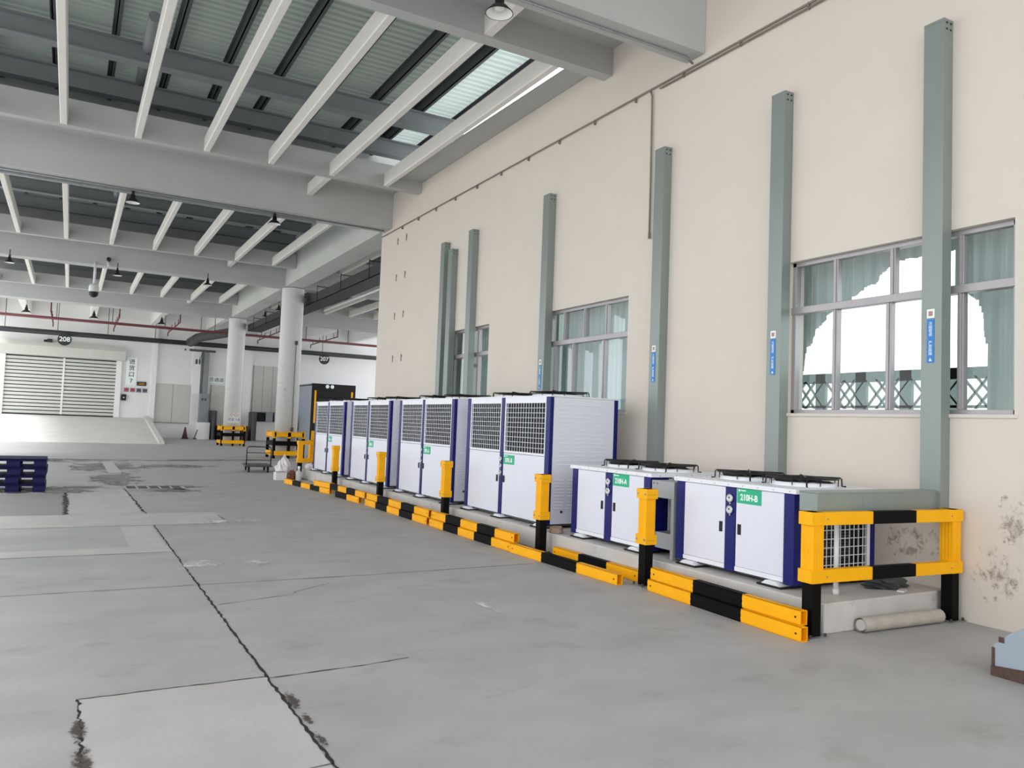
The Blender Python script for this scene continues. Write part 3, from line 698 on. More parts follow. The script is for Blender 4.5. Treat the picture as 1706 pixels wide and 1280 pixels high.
# ================================================================ COLUMNS
for i, (y, lab) in enumerate(((31.3, 'nearer round white concrete column with pale scuffs'), (43.2, 'farther round white concrete column with small warning notices'))):
    c = thing('column', lab, 'column', (7.46, y, 0))
    s_ = MB(); s_.lathe([(.0, 0), (.43, 0), (.43, 6.7)], n=36); s_.build('shaft', 'column', c)
    if i == 0:
        so = attach(blob('scuff', oval(-.12, 2.4, .1, .6), 'scuff', 0, ''), c, 'scuff')
        for v in so.data.vertices: yy, zz = v.co.x, v.co.y; v.co = (yy-.1, -math.sqrt(max(0, .433**2-(yy-.1)**2)), zz)
        s_ = MB(); s_.tube([(.12, -.44, 1.05), (.12, -.44, 4.5)], .012, 6); s_.box(.07, .17, -.5, -.42, 1.05, 1.2); s_.box(.07, .17, -.5, -.42, 4.45, 4.6); s_.build('cable', 'greypaint', c)
    else:
        s_ = MB(); s_.box(-.30, .28, -.452, -.44, 1.2, 1.75); s_.build('notice', 'column', c)
        text('notice_text', '小心', .22, (-.0, -.454, 1.62), 'red', c, facing='y'); text('notice_text', '叉车 1.8', .17, (-.0, -.454, 1.36), 'ink', c, facing='y')
    g = thing('column_guard', 'yellow and black steel guard frame around the %s column' % ('nearer' if i == 0 else 'farther'), 'guard', (7.46, y, 0), 'column guards')
    R = .56
    for a, b_ in ((-R, -R), (R, -R), (-R, R), (R, R), (0, -R)):
        p = MB(); p.box(a-.05, a+.05, b_-.05, b_+.05, 0, .4, 1); p.box(a-.05, a+.05, b_-.05, b_+.05, .4, .78, 1); p.box(a-.06, a+.06, b_-.06, b_+.06, .78, 1.05, 0); p.build('post', ['yellow', 'blackpaint'], g)
    for z, mi in ((.84, 0), (.5, 1), (.12, 0)):
        for q in range(4):
            p = MB()
            if q < 2: yy = (-R-.03, R+.03)[q]; p.box(-R, R, yy-.03, yy+.03, z, z+.17)
            else: xx = (-R-.03, R+.03)[q-2]; p.box(xx-.03, xx+.03, -R, R, z, z+.17)
            p.build('rail', ['yellow', 'blackpaint'][mi], g)

# ================================================================ CANOPY STRUCTURE
XL, XR = -5.2, 20.0
def beam(name, lab, x0, x1, y0, y1, z0, z1, mat_='beam', grp='concrete cross beams of the canopy', cat='beam'):
    b = MB(); b.box(x0, x1, y0, y1, z0, z1); return tag(b.build(name, mat_), lab, cat, grp)
beam('cross_beam', 'nearest deep grey cross beam at the top of the picture', XL, XW-.005, 7.72, 8.07, 6.68, 8.70)
beam('cross_beam', 'deep grey cross beam meeting the far corner of the cream wall', XL, XW+.35, 19.42, 19.98, 6.68, 8.70)
beam('cross_beam', 'grey cross beam carried by the nearer round column', XL, 7.06, 31.0, 31.6, 6.70, 8.70)
beam('cross_beam', 'grey cross beam carried by the farther round column', -4.1, 7.06, 42.7, 43.6, 6.70, 8.7)
beam('cross_beam', 'shadowed cross beam right of the nearer round column', 7.78, XR, 31.0, 31.6, 6.70, 8.70)
beam('cross_beam', 'shadowed cross beam right of the farther round column', 7.78, XR, 42.7, 43.6, 6.70, 8.7)
beam('girder', 'pale lengthwise girder over the two round columns', 7.061, 7.779, 20.19, 43.59, 6.72, 8.48, 'girder', None, 'girder')
# secondary beams (gutters) each side of a bay; joists between
bays = [(9.80, 10.02, 17.48, 17.68), (21.75, 21.95, 29.3, 29.5), (33.65, 33.85, 41.1, 41.3)]
bn = ['nearest', 'middle', 'farthest']
for bi, (a0, a1, b0, b1) in enumerate(bays):
    xr = 7.02 if bi == 0 else XR
    for k, (y0, y1) in enumerate(((a0, a1), (b0, b1))):
        xr_ = 7.115 if bi == 0 else 7.05
        beam('edge_beam', 'shallow grey edge beam on the %s side of the %s joist bay' % (('near', 'far')[k], bn[bi]), XL if bi < 2 else -4.1, xr_, y0, y1, 7.16, 7.69, grp='shallow edge beams')
        if bi: beam('edge_beam', 'shallow edge beam right of the girder, %s side of the %s bay' % (('near', 'far')[k], bn[bi]), 7.79, XR, y0, y1, 7.16, 7.69, grp='shallow edge beams')
# gutter slabs between deep and shallow beams
gy = [(8.07, 9.80, 'over the nearest beam strip'), (17.68, 19.42, 'before the wall corner beam'), (19.98, 21.75, 'beyond the wall corner beam'), (29.5, 31.0, 'before the nearer column beam'), (31.6, 33.65, 'beyond the nearer column beam'), (41.3, 42.7, 'before the farther column beam')]
for y0, y1, s_ in gy:
    x1 = 7.115 if y1 < 20 else 7.06
    beam('gutter_slab', 'grey gutter slab %s' % s_, XL if y0 < 31 else -4.1, x1, y0, y1, 7.60, 7.72, grp='gutter slabs', cat='slab')
    if y0 > 20: beam('gutter_slab', 'shadowed gutter slab right of the girder, %s' % s_, 7.78, XR, y0, y1, 7.60, 7.72, grp='gutter slabs', cat='slab')
# slab strip along the wall in the nearest bay, leaving a bright slit beside the last joist
b = MB(); b.prism([(6.70, 10.03), (6.585, 15.0), (6.30, 15.3), (6.30, 17.47), (7.30, 17.47), (7.30, 10.03)], 'z', 7.425, 7.455); tag(b.build('ledge_slab', 'beam'), 'grey ledge slab along the wall top beside the bright roof slit', 'slab')
jx = [-4.42, -3.10, -1.77, -.44, .88, 2.20, 3.53, 4.90, 6.21]
on = ['first', 'second', 'third', 'fourth', 'fifth', 'sixth', 'seventh', 'eighth', 'ninth']
for bi, (a0, a1, b0, b1) in enumerate(bays):
    for k, x in enumerate(jx):
        if bi == 0 and x < -2: continue
        b = MB(); b.prism([(-.065, .30), (.065, .30), (.065, .02), (.05, 0), (-.05, 0), (-.065, .02)], 'y', a1+.001, b0-.001)
        if bi == 0 and abs(x-4.90) < .01:
            b.prism([(-.065, .30), (.065, .30), (.065, .02), (-.065, .02)], 'y', 8.08, a0-.001); b.prism([(-.065, .30), (.065, .30), (.065, .02), (-.065, .02)], 'y', b1+.001, 19.41)
        if bi and abs(x-4.90) < .01: b.prism([(-.065, .30), (.065, .30), (.065, .02), (-.065, .02)], 'y', b1+.001, b1+1.3)
        idx = len(jx)-1-k
        tag(b.build('ceiling_joist', 'joist', loc=(x, 0, 7.16)), 'slender white joist, %s from the wall side in the %s bay' % (on[idx], bn[bi]), 'joist', 'white joists under the canopy')
    if bi:
        for k, x in enumerate((8.77, 10.15, 11.54, 12.9, 14.3, 15.7)):
            b = MB(); b.prism([(-.065, .30), (.065, .30), (.065, .02), (.05, 0), (-.05, 0), (-.065, .02)], 'y', a1+.001, b0-.001)
            tag(b.build('ceiling_joist', 'joist', loc=(x, 0, 7.16)), 'shadowed white joist right of the girder, %s out in the %s bay' % (on[k], bn[bi]), 'joist', 'white joists under the canopy')
# corrugated roof with purlins and rafters
def sheet(mb, x0, x1, y0, y1, z, pitch=.2, mi=0):
    y = y0
    while y < y1-1e-6:
        prof = [(y, z), (y+pitch*.3, z), (y+pitch*.4, z+.04), (y+pitch*.8, z+.04), (y+pitch*.9, z), (min(y+pitch, y1), z)]
        for (ya, za), (yb, zb) in zip(prof, prof[1:]): mb.quad((x0, ya, za), (x1, ya, za), (x1, yb, zb), (x0, yb, zb), mi)
        y += pitch
rf = MB(); sheet(rf, XL-.5, 6.45, 7.8, 19.8, 8.72); sheet(rf, XL-.5, 20, 19.8, 31.4, 8.72); sheet(rf, -4.4, 20, 31.4, 43.4, 8.72)
ceil = struct('ceiling', rf, 'roof', 'corrugated steel roof above the joists')
sk = MB(); sheet(sk, 6.45, 7.62, 8.6, 19.0, 8.72); sk.build('translucent_sheet', 'skylight', ceil)
for bi, (ya, yb) in enumerate(((8.1, 19.4), (20.0, 31.0), (31.6, 42.7))):
    for k in range(-9, 8 if bi == 0 else 19):
        x = .32+k*1.0 if k < 4 else .40+k*1.0
        if bi == 0 and x > 7.5: continue
        if x < -3.2 and bi == 0: continue
        if x < -6: continue
        p = MB(); p.box(x-.01, x+.01, ya, yb, 8.5, 8.715); p.box(x-.01, x+.07, ya, yb, 8.5, 8.515); p.box(x-.06, x+.01, ya, yb, 8.70, 8.715); p.build('purlin', 'purlin', ceil)
    for y0 in ((16.05, 18.1) if bi == 0 else ((27.6, 29.7) if bi == 1 else (39.4, 41.4))):
        x1 = 7.5 if bi == 0 else 20
        p = MB(); xl = XL if bi < 2 else -4.1; p.box(xl, x1, y0, y0+.03, 8.15, 8.5); p.box(xl, x1, y0-.12, y0+.15, 8.12, 8.14); p.box(xl, x1, y0-.12, y0+.15, 8.48, 8.499); p.build('rafter', 'steel', ceil)
    p = MB(); p.tube([(.87, yb-4.8, 8.42), (.87, yb-1.7, 8.42)], .1, 12); tag(p.build('roof_pipe', 'steel'), 'fat grey pipe running under the roof of the %s bay' % bn[bi], 'pipe')
# roof over the open apron this side of the nearest beam
nr = MB(); nr.box(XL, 12, -5, 7.72, 8.35, 8.5); struct('ceiling_near', nr, 'beam', 'plain soffit over the near yard')
# white soffit of the dock bay beyond the farther column
fc = MB(); fc.box(-4.2, 20, 43.6, 53.6, 7.95, 8.1)
for k in range(9): fc.box(-4.2, 20, 44.2+k*1.05, 44.32+k*1.05, 7.87, 7.95)
struct('ceiling_dock', fc, 'whitepaint', 'white soffit over the loading docks')
for k, x in enumerate((-4.04, -2.45, .85, 4.2, 7.45, 10.7, 13.9, 17.0)):
    beam('dock_beam', 'white beam under the dock soffit, %s from the left' % on[k], x-.16, x+.16, 43.6, 53.49, 7.0, 7.95, 'whitepaint', 'white dock soffit beams')

# pipes under the beams
q = MB(); q.tube([(-6, 7.9, 6.655), (6.95, 7.9, 6.655), (7.07, 7.9, 6.60)], .016, 8)
tag(q.build('beam_conduit', 'galv'), 'thin conduit fixed under the nearest cross beam', 'conduit', 'conduits under the cross beams')
q = MB(); q.tube([(-6, 19.7, 6.655), (7.0, 19.7, 6.655)], .02, 8); q.box(-6, 5.2, 19.8, 19.9, 6.60, 6.675)
tag(q.build('beam_conduit', 'galv'), 'conduit and strip under the cross beam at the wall corner', 'conduit', 'conduits under the cross beams')
# cable tray and hung services right of the girder
t = thing('cable_tray', 'dark hanging cable tray running back beside the pale girder', 'cable tray', (8.0, 20.2, 6.1))
q = MB(); q.box(0, .7, 0, 23, 0, .02); q.box(0, .02, 0, 23, 0, .35); q.box(.68, .7, 0, 23, 0, .2); q.build('tray', 'darkpipe', t)
for k in range(8):
    q = MB(); q.box(-.02, .0, .5+3*k, .53+3*k, .0, .62); q.box(.7, .72, .5+3*k, .53+3*k, 0, .62); q.box(0, .7, .5+3*k, .53+3*k, .55, .58); q.build('hanger', 'darkpipe', t)
q = MB(); q.tube([(.3, 1, -.35), (.3, 9.5, -.35)], .035, 8); q.build('pipe', 'pvc', t)
for y, z, r_, m_, lab in ((52.6, 6.0, .15, 'darkpipe', 'thick black pipe crossing in front of the dock wall'), (47.0, 6.28, .075, 'redpipe', 'thin dark red sprinkler pipe crossing under the dock soffit')):
    t = thing('overhead_pipe', lab, 'pipe', (0, y, z))
    q = MB(); q.tube([(-12, 0, 0), (20, 0, 0)], r_, 12); q.build('pipe_run', m_, t)
    for k in range(8):
        q = MB(); x = -3.5+k*2.6; q.tube([(x, 0, r_), (x, 0, 7.9-z)], .02, 6); q.build('hanger', 'greypaint', t)
for k, x in enumerate((-1.1, 1.9, 4.75, 9.9, 13.2)):
    q = MB(); q.tube([(x, 44.2, 6.95), (x, 44.2, 6.35), (x, 50.0, 6.3), (x, 50, 6.1)], .035, 6)
    for j in range(4): q.tube([(x, 45+1.5*j, 6.33), (x, 45+1.5*j, 6.6)], .02, 5)
    q.tube([(x, 44.2, 6.9), (x, 44.2, 7.86)], .05, 6)
    tag(q.build('sprinkler_branch', 'redpipe'), 'thin sprinkler branch pipe, %s from the left over the docks' % on[k], 'pipe', 'sprinkler branches over the docks')
q = MB(); q.tube([(8.2, 47.6, 6.5), (7.8, 49.5, 6.5), (6.6, 51.5, 6.3), (6.3, 52.5, 6.05)], .28, 12); tag(q.build('flexible_duct', 'greypaint'), 'fat dark flexible duct bending down behind the farther column', 'duct')

# lamps
lp = None
def lamp(x, y, z, lab, r_=.155, rod=.35):
    global lp
    if lp is None:
        lp = thing('pendant_lamp', lab, 'lamp', (x, y, z), 'black bell lamps under the beams')
        q = MB(); q.lathe([(.03, .2), (.05, .19), (.055, .10), (.085, .085), (.155, .01), (.158, 0), (.150, 0)], n=28); q.build('lamp_shade', 'black', lp)
        q = MB(); q.lathe([(.149, .001), (.08, .078), (.0, .08)], n=28); q.build('reflector', 'bulb', lp)
        q = MB(); q.lathe([(0, .03), (.05, .035), (.06, .07)], n=20); q.build('bulb', 'bulb', lp)
        q = MB(); q.tube([(0, 0, .19), (0, 0, .45)], .012, 8); q.box(-.03, .03, -.02, .02, .2, .27); q.build('stem', 'black', lp)
        return lp
    return dup(lp, (x, y, z), lab)
lamp(3.93, 7.6, 6.22, 'large black bell lamp hanging at the top centre of the picture')
for x, y, z, lab in ((.96, 19.7, 6.36, 'black bell lamp under the wall-corner beam, left one'), (4.14, 19.7, 6.38, 'black bell lamp under the wall-corner beam, right one'),
                     (-2.07, 31.0, 6.42, 'black bell lamp under the nearer column beam, at the left edge'), (1.17, 31.0, 6.40, 'black bell lamp under the nearer column beam, beside the dome camera'), (4.2, 31.0, 6.42, 'black bell lamp under the nearer column beam, right one'),
                     (8.1, 34.0, 6.5, 'bell lamp in the shadow between the two columns, nearest'), (8.1, 36.6, 6.5, 'bell lamp in the shadow between the two columns, middle'), (8.1, 39.5, 6.5, 'bell lamp in the shadow between the two columns, farthest')):
    lamp(x, y, z, lab)
for k, (x, lab) in enumerate(((-2.3, 'black bell lamp against the white dock soffit, leftmost'), (.82, 'black bell lamp against the white dock soffit, middle'), (4.2, 'black bell lamp against the white dock soffit, rightmost'))):
    l_ = lamp(x, 48, 6.55, lab); l_.scale = (1.5, 1.5, 1.4)
    q = MB(); q.tube([(0, 0, .3), (0, 0, .66)], .01, 6); q.build('rod', 'black', l_)
# dome camera and bullet camera
t = thing('dome_camera', 'white dome security camera on a long drop pole', 'camera', (.47, 30.9, 5.52))
q = MB(); q.tube([(0, 0, .45), (0, 0, 1.2), (0, .12, 1.25)], .045, 10); q.build('pole', 'pvc', t)
q = MB(); q.lathe([(.0, .5), (.13, .45), (.16, .38), (.16, .2)], n=20); q.build('housing', 'pvc', t)
q = MB(); q.lathe([(.16, .2), (.14, .08), (.08, .02), (0, 0)], n=20); q.build('dome', 'black', t)
t = thing('bullet_camera', 'small dark security camera fixed on the cross beam above the dome camera', 'camera', (.87, 30.95, 6.78))
q = MB(); q.tube([(0, -.3, .1), (0, -.02, .16)], .07, 12); q.build('housing', 'black', t)
q = MB(); q.tube([(0, .02, .1), (0, -.12, .0), (0, -.14, -.12)], .04, 8); q.build('bracket', 'pvc', t)

# ================================================================ DOCK SIDE
YF = 53.5
wf = MB()
wf.box(-20, 20, YF, YF+.3, 0, 8.1); struct('wall_far', wf, 'whitewall', 'white wall of the loading docks')
r_ = MB(); r_.prism([(43.0, 0), (YF-.01, 1.2), (YF-.01, 0)], 'x', -12, 4.0); struct('trim_1', r_, 'ramp', 'pale concrete ramp up to the roller shutter')
r_ = MB(); r_.prism([(43.2, .0), (43.2, .12), (YF-.01, 1.36), (YF-.01, 0)], 'x', 4.001, 4.26); tag(r_.build('ramp_kerb', 'ramp'), 'pale concrete kerb along the right side of the ramp', 'kerb')
# roller shutter
d = thing('door_1', 'wide closed roller shutter at the head of the ramp', 'door', (-.55, YF, 1.2), kind='structure')
q = MB(); x0, x1 = -2.85, 2.85; n = 16
q.box(x0, x1, -.06, -.01, 0, 3.42, 1)
for k in range(n):
    z = .07+k*.209
    q.prism([(-.06, z), (-.075, z+.004), (-.075, z+.152), (-.06, z+.156)], 'x', x0, x1, 0)
q.build('shutter_curtain', ['shutter', 'shutgap'], d)
q = MB(); q.box(.03, .13, -.12, -.05, .06, 3.4); q.build('centre_rail', 'whitepaint', d)
q = MB(); q.box(x0, x1, -.12, -.05, -.005, .06); q.build('bottom_bar', 'darkpipe', d)
for a in (-3.15, 2.85):
    q = MB(); q.box(a, a+.3, -.2, -.01, 0, 3.5); q.build('guide_rail', 'whitepaint', d)
q = MB(); q.prism([(-.01, 3.45), (-.6, 3.45), (-.6, 4.0), (-.45, 4.25), (-.01, 4.25)], 'x', -3.35, 3.3); q.build('shutter_housing', 'cream_panel', d)
for x, s_, lb in ((-.52, '208', 'round black dock plate above the roller shutter'), (14.75, '207', 'round black number plate above the black dock shelter')):
    t = thing('number_disc', lb, 'sign', (x, 52.2, 5.62), 'round dock number plates')
    q = MB(); q.disc((0, 0, 0), .36, 'y', 28, 0, .03); q.build('disc', 'darkpipe', t); text('number', s_, .38, (0, -.004, 0), 'labelwhite', t, facing='y', bold=.006)
    q = MB(); q.tube([(0, .03, .1), (0, 1.29, .1)], .03, 6); q.build('bracket', 'greypaint', t)
q = MB(); q.box(-.1, .14, -.5, -.01, -.1, .1); q.tube([(-.1, -.3, 0), (-.25, -.4, -.03)], .07, 8); tag(q.build('wall_camera', 'darkpipe', loc=(-1.3, YF, 5.55)), 'small dark camera on the wall left of the plate reading 208', 'camera')
q = MB(); q.box(2.86, 3.45, YF-.06, YF-.005, 3.2, 4.9); so = q.build('bay_sign', 'labelwhite'); tag(so, 'white upright sign with dark characters right of the roller shutter', 'sign')
text('sign_text', '进\n货\n口\n7', .34, (3.16, YF-.065, 4.05), 'ink', so, facing='y', bold=.004, line=1.15)
q = MB(); q.box(3.5, 4.02, YF-.05, YF-.005, 3.2, 3.45); bo = q.build('black_notice', 'darkpipe'); tag(bo, 'small black notice board with yellow lettering beside the dock sign', 'sign')
q = MB()
for z in (3.35, 3.27): q.box(3.6, 3.92, YF-.054, YF-.05, z, z+.025)
q.build('lettering', 'yellow', bo)
for k in range(4):
    q = MB(); x = 2.8+k*.345; q.box(x, x+.27, YF-.03, YF-.005, 2.78, 3.04, 0); q.box(x+.03, x+.24, YF-.035, YF-.03, 2.84, 3.0, 1)
    tag(q.build('wall_poster', ['greybox', 'ink' if k > 1 else 'red']), 'small framed notice, %s from the left in the row beside the shutter' % on[k], 'poster', 'small notices beside the shutter')
q = MB(); q.box(2.68, 2.94, YF-.15, YF-.005, 2.25, 2.62); q.box(2.77, 2.85, YF-.155, YF-.15, 2.4, 2.46, 1); tag(q.build('control_box', ['black', 'labelwhite']), 'small black control box at the right edge of the roller shutter', 'control box')
for n_, (a, b_, y0, lab) in enumerate(((4.27, 4.54, .3, 'white pilaster right of the ramp'), (6.62, 7.1, .3, 'white pilaster left of the grey cabinet'), (9.75, 10.25, .3, 'white pilaster right of the farther column'))):
    q = MB(); q.box(a, b_, YF-y0, YF-.002, 0, 7.0); struct('trim_%d' % (n_+2), q, 'whitepaint', lab)
def panel_door(n, x0, x1, z0, z1, lab, seams=1):
    d = thing('door_%d' % n, lab, 'door', ((x0+x1)/2, YF, z0), kind='structure'); w = (x1-x0)/2
    q = MB(); q.box(-w, w, -.05, -.004, 0, z1-z0); q.build('door_panel', 'cream_panel', d)
    q = MB()
    for k in range(seams): x = -w+(k+1)*2*w/(seams+1); q.box(x-.015, x+.015, -.055, -.05, 0, z1-z0)
    q.box(-w, w, -.09, -.004, -.05, 0); q.box(-w-.03, -w, -.06, -.004, 0, z1-z0); q.box(w, w+.03, -.06, -.004, 0, z1-z0); q.build('door_trim', 'greybox', d)
panel_door(2, 4.55, 6.6, 1.0, 3.42, 'cream dock door between the ramp and the grey cabinet')
panel_door(3, 7.85, 9.6, .9, 3.5, 'cream dock door behind the farther column')
panel_door(4, 10.45, 12.3, 1.9, 4.95, 'tall pale dock door between the two columns', 2)
q = MB(); q.box(7.35, 8.6, YF-.04, YF-.005, 3.62, 4.05); so = q.build('door_sign', 'labelwhite'); tag(so, 'white sign with dark characters left of the farther column', 'sign')
text('sign_text', '人员通道', .3, (7.98, YF-.045, 3.82), 'ink', so, facing='y')
# grey cabinet with duct
t = thing('electric_cabinet', 'grey cabinet on a white base with an upright duct and T-bar on top', 'cabinet', (7.35, YF-.35, 0))
q = MB(); q.box(-.38, .42, -.5, .33, 0, 1.07); q.build('base_block', 'whitepaint', t)
q = MB(); q.box(-.26, .3, -.4, .33, 1.07, 2.9); q.box(-.22, .26, -.41, -.4, 1.2, 2.8); q.build('cabinet_body', 'greybox', t, bev=.02)
for k in range(2):
    q = MB(); q.box(-.16+.18*k, -.04+.18*k, -.425, -.41, 2.45, 2.6); q.build('notice', 'ink', t)
q = MB(); q.box(-.1, .22, -.1, .3, 2.9, 5.55); q.build('duct', 'greybox', t)
q = MB(); q.box(-1.0, .55, -.3, -.1, 5.55, 5.68); q.tube([(-1.3, -.2, 5.62), (-1.2, -.2, 5.62)], .05, 8); q.build('cross_arm', 'greypaint', t)
q = MB(); q.box(-.62, -.5, -.3, -.2, 4.75, 5.05); q.box(-.42, -.33, -.3, -.2, 4.75, 5.05); q.tube([(-.4, -.25, 5.05), (-.2, -.2, 5.5)], .02, 6); q.build('meter', 'greypaint', t)
# dark dock steel
t = thing('dock_side_plate', 'tall dark tapered plate beside the grey cabinet', 'plate', (7.85, 52.3, 0), 'dark dock side plates')
q = MB(); q.prism([(0, 0), (0, 1.85), (.35, 1.85), (1.1, 0)], 'x', 0, .12); q.box(-.02, .4, .9, 1.0, 0, 1.85); q.build('plate', 'greypaint', t)
t2 = dup(t, (10.12, 51.6, 0), 'tall dark tapered plate right of the farther column'); t2.scale = (1.2, 1, 1)
q = MB(); q.box(8.3, 10.1, YF-.7, YF-.005, 0, .92); tag(q.build('dock_recess', 'rubber'), 'dark dock recess behind the farther column', 'dock')
q = MB(); q.box(10.6, 13.35, YF-.6, YF-.06, 0, 1.25); struct('trim_5', q, 'whitepaint', 'white dock face below the rubber pads')
for k, (x, m_) in enumerate(((10.65, 'rubber'), (11.2, 'greybox'), (11.75, 'greybox'), (12.25, 'rubber'))):
    q = MB(); q.box(x, x+.45, YF-.85, YF-.1, 1.26, 1.85)
    tag(q.build('dock_pad', m_), 'square dock pad, %s from the left on the dock face' % on[k], 'dock pad', 'dock pads')
# dock shelter
t = thing('dock_shelter', 'boxy dock shelter with black front and yellow guide strips', 'dock shelter', (13.45, 50.0, 0))
q = MB(); q.box(0, .12, .12, 3.49, .1, 3.78, 0); q.box(2.75, 2.87, .12, 3.49, .1, 3.78, 0); q.box(0, 2.87, .12, 3.49, 3.72, 3.85, 0); q.build('shelter_box', 'shelterside', t)
q = MB(); q.box(0, .45, 0, .12, .1, 3.85); q.box(2.42, 2.87, 0, .12, .1, 3.85); q.box(.45, 2.42, 0, .12, 3.0, 3.85); q.build('front_pads', 'rubber', t)
q = MB(); q.box(.3, 2.6, .5, .56, .1, 3.7); q.build('inner_door', 'black', t)
for x in (.16, 2.58):
    q = MB(); q.box(x, x+.12, -.02, 0, 1.3, 3.4); q.build('guide_strip', 'yellow', t)
for x in (.98, 1.3):
    q = MB(); q.disc((x, -.02, 3.68), .12, 'y', 18, 0, .02); q.build('round_plate', 'labelwhite', t)
# traffic cone and leaning bar
t = thing('traffic_cone', 'small dark and white traffic cone by the white dock wall', 'cone', (6.35, 52.8, 0))
q = MB(); q.lathe([(0, .75), (.04, .72), (.17, .06), (.0, .06)], n=18, mi=0); q.lathe([(.085, .46), (.122, .28), (.120, .27)], (0, 0, .01), 18, 1); q.build('cone_body', ['cone', 'labelwhite'], t)
q = MB(); q.box(-.2, .2, -.2, .2, 0, .06); q.build('cone_base', 'black', t)
q = MB(); q.tube([(6.85, 52.6, 0), (7.05, 52.6, .6)], .03, 6); q.box(6.8, 7.0, 52.55, 52.65, 0, .08); tag(q.build('leaning_bar', 'greypaint'), 'thin dark bar leaning beside the traffic cone', 'bar')
q = MB(); q.box(9.0, 9.9, 51.6, 52.2, 0, .75); q.box(9.0, 9.9, 51.58, 51.6, .1, .4); tag(q.build('storage_crate', 'rust'), 'dark brown crate on the floor right of the farther column', 'crate')

# ================================================================ SMALL THINGS IN THE YARD
# platform trolley
t = thing('platform_trolley', 'dark platform trolley with a tubular push handle near the nearer column', 'trolley', (4.39, 22.9, 0), rz=-.10)
q = MB(); q.box(0, .72, 0, 1.15, .16, .21); q.box(-.015, .735, -.015, 1.165, .17, .2); q.build('deck', 'greypaint', t, bev=.01)
q = MB(); q.tube([(.02, .03, .2), (.02, .03, .68), (.06, .03, .73), (.64, .03, .73), (.68, .03, .68), (.68, .03, .2)], .014, 8)
for z in (.56, .36): q.tube([(.02, .03, z), (.68, .03, z)], .01, 8)
q.build('push_handle', 'black', t)
for x, y in ((.1, .12), (.62, .12), (.1, 1.02), (.62, 1.02)):
    q = MB(); q.tube([(x-.02, y, .06), (x+.02, y, .06)], .06, 16); q.box(x-.03, x+.03, y-.02, y+.02, .06, .16); q.build('wheel', 'rubber', t)
# pallets
def pallet(z, lab):
    t = thing('plastic_pallet', lab, 'pallet', (-.33, 17.4, z), 'stacked blue plastic pallets')
    return t
base = None; nm = ['bottom blue plastic pallet of the stack at the left edge', 'second blue plastic pallet from the bottom of the left stack', 'third blue plastic pallet from the bottom of the left stack', 'top blue plastic pallet of the stack at the left edge']
for k in range(4):
    if base is None:
        base = pallet(.0, nm[0])
        q = MB()
        for j in range(11): q.box(-1.06, 0, j*.1, j*.1+.075, .125, .155)
        q.box(-1.06, 0, 0, .02, .11, .156); q.box(-1.06, 0, 1.055, 1.075, .11, .156); q.build('deck', 'palletblue', base)
        for a, b_ in ((-.2, 0), (-.64, -.42), (-1.06, -.86)):
            q = MB()
            for y0 in (0, .46, .92): q.box(a, b_, y0, y0+.15, .02, .125)
            q.box(a, b_, 0, 1.075, .0, .022); q.build('runner', 'palletblue', base, bev=.006)
    else: dup(base, (-.33+(-.012, .01, -.008)[k-1], 17.4+(0.01, -.008, .012)[k-1], .157*k), nm[k])
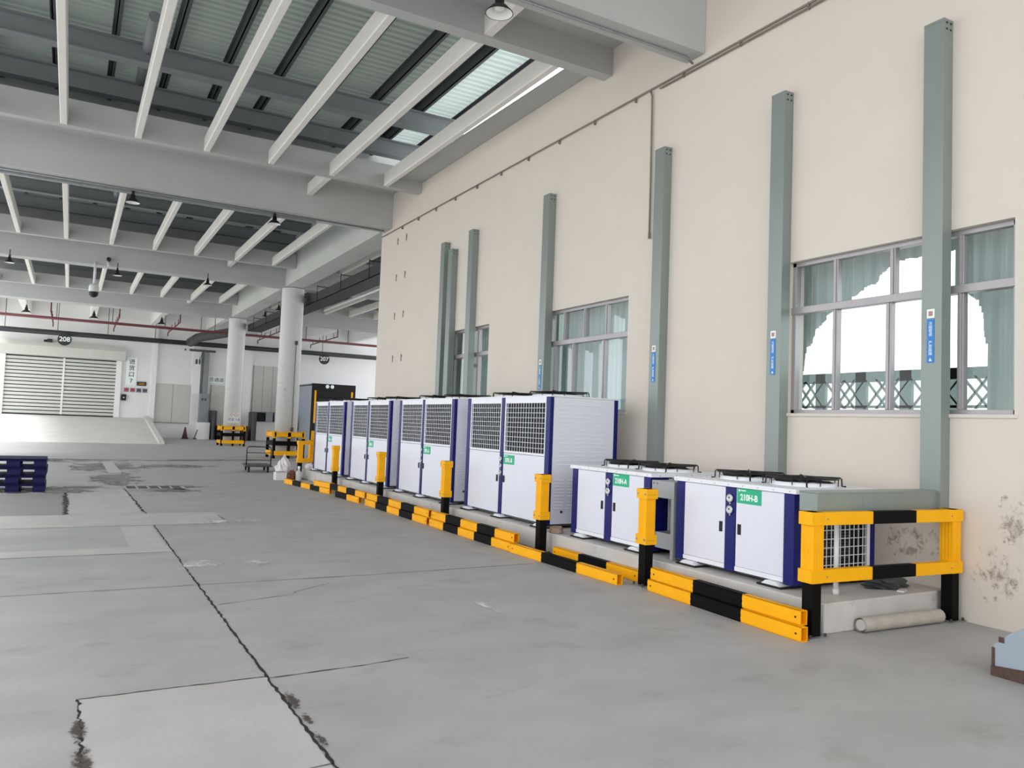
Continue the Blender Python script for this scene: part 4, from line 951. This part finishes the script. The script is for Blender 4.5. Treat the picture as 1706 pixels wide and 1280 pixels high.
# things by the far barrier
def lump(name, loc, sx, sy, sz, m_, lab, cat, seed=0, neck=0):
    bm = bmesh.new(); bmesh.ops.create_icosphere(bm, subdivisions=4, radius=1); R_ = random.Random(seed); a, b_, c = (R_.uniform(5, 9) for _ in range(3))
    for v in bm.verts:
        n = 1+.10*math.sin(v.co.x*a+v.co.y*b_)+.08*math.sin(v.co.z*c*1.7+v.co.x*11)
        z = v.co.z; w = 1 if z < .1 or not neck else max(.22, 1-(z-.1)*1.1)
        v.co = Vector((v.co.x*sx*n*w, v.co.y*sy*n*w, max(0, (z+.85)*sz*n/1.85)))
    me = bpy.data.meshes.new(name); bm.to_mesh(me); bm.free(); me.materials.append(M[m_])
    for p_ in me.polygons: p_.use_smooth = True
    o = bpy.data.objects.new(name, me); COL.objects.link(o); o.location = loc; tag(o, lab, cat); return o
q = MB(); q.box(-.13, .14, -.15, .15, 0, .2); q.box(-.1, .1, -.12, .12, .2, .21, 1); tag(q.build('foam_box', ['bag', 'greybox'], loc=(4.75, 20.3, 0), bev=.01), 'white foam box left of the brown sack', 'box')
lump('plastic_bag', (4.93, 20.72, 0), .2, .15, .58, 'bag', 'tied white plastic bag standing behind the brown sack', 'bag', 3, 1)
lump('brown_sack', (4.985, 20.16, 0), .09, .09, .26, 'sack', 'small brown woven sack beside the white foam box', 'sack', 5, 1)
lump('brown_sack', (5.10, 20.42, 0), .1, .1, .24, 'sack', 'darker brown sack between the first sack and the bottle', 'sack', 9, 1)
q = MB(); q.lathe([(0, 0), (.07, 0), (.075, .02), (.075, .2), (.03, .26), (.028, .31), (0, .31)], n=18, mi=0); q.lathe([(.033, .30), (.033, .36), (0, .365)], n=14, mi=1); tag(q.build('chemical_bottle', ['cream_panel', 'labelwhite'], loc=(5.17, 20.1, 0)), 'squat pale bottle with a white cap at the foot of the far post', 'bottle')
lump('plastic_bag', (5.56, 20.5, .25), .13, .12, .16, 'bag', 'pink-white crumpled bag on the plinth end by the far post', 'bag', 12)
lump('brown_sack', (5.80, 20.84, .25), .15, .14, .24, 'sack', 'reddish sack on the plinth under the far barrier rail', 'sack', 15)
# painted steel wedge at the right edge
t = thing('steel_wedge', 'pale blue painted steel wedge on a rusty base, cut by the right edge', 'wedge', (5.69, 3.14, 0))
q = MB(); q.prism([(0, .06), (0, .205), (-.07, .27), (-.10, .30), (-.6, .62), (-1.0, .62), (-1.0, .12)], 'x', 0, .45); q.build('wedge_body', 'bluegrey', t, bev=.006)
q = MB(); q.prism([(0.005, .0), (0.005, .065), (-.2, .085), (-1.0, .12), (-1.0, 0)], 'x', -.02, .47)
q.box(-.008, .004, -.012, .006, .06, .19); q.box(-.006, .004, -.075, -.04, .235, .272); q.build('rusty_base', 'rust', t)

for o in list(bpy.data.objects):
    if o.type == 'MESH' and len(o.data.polygons) == 0: bpy.data.objects.remove(o)
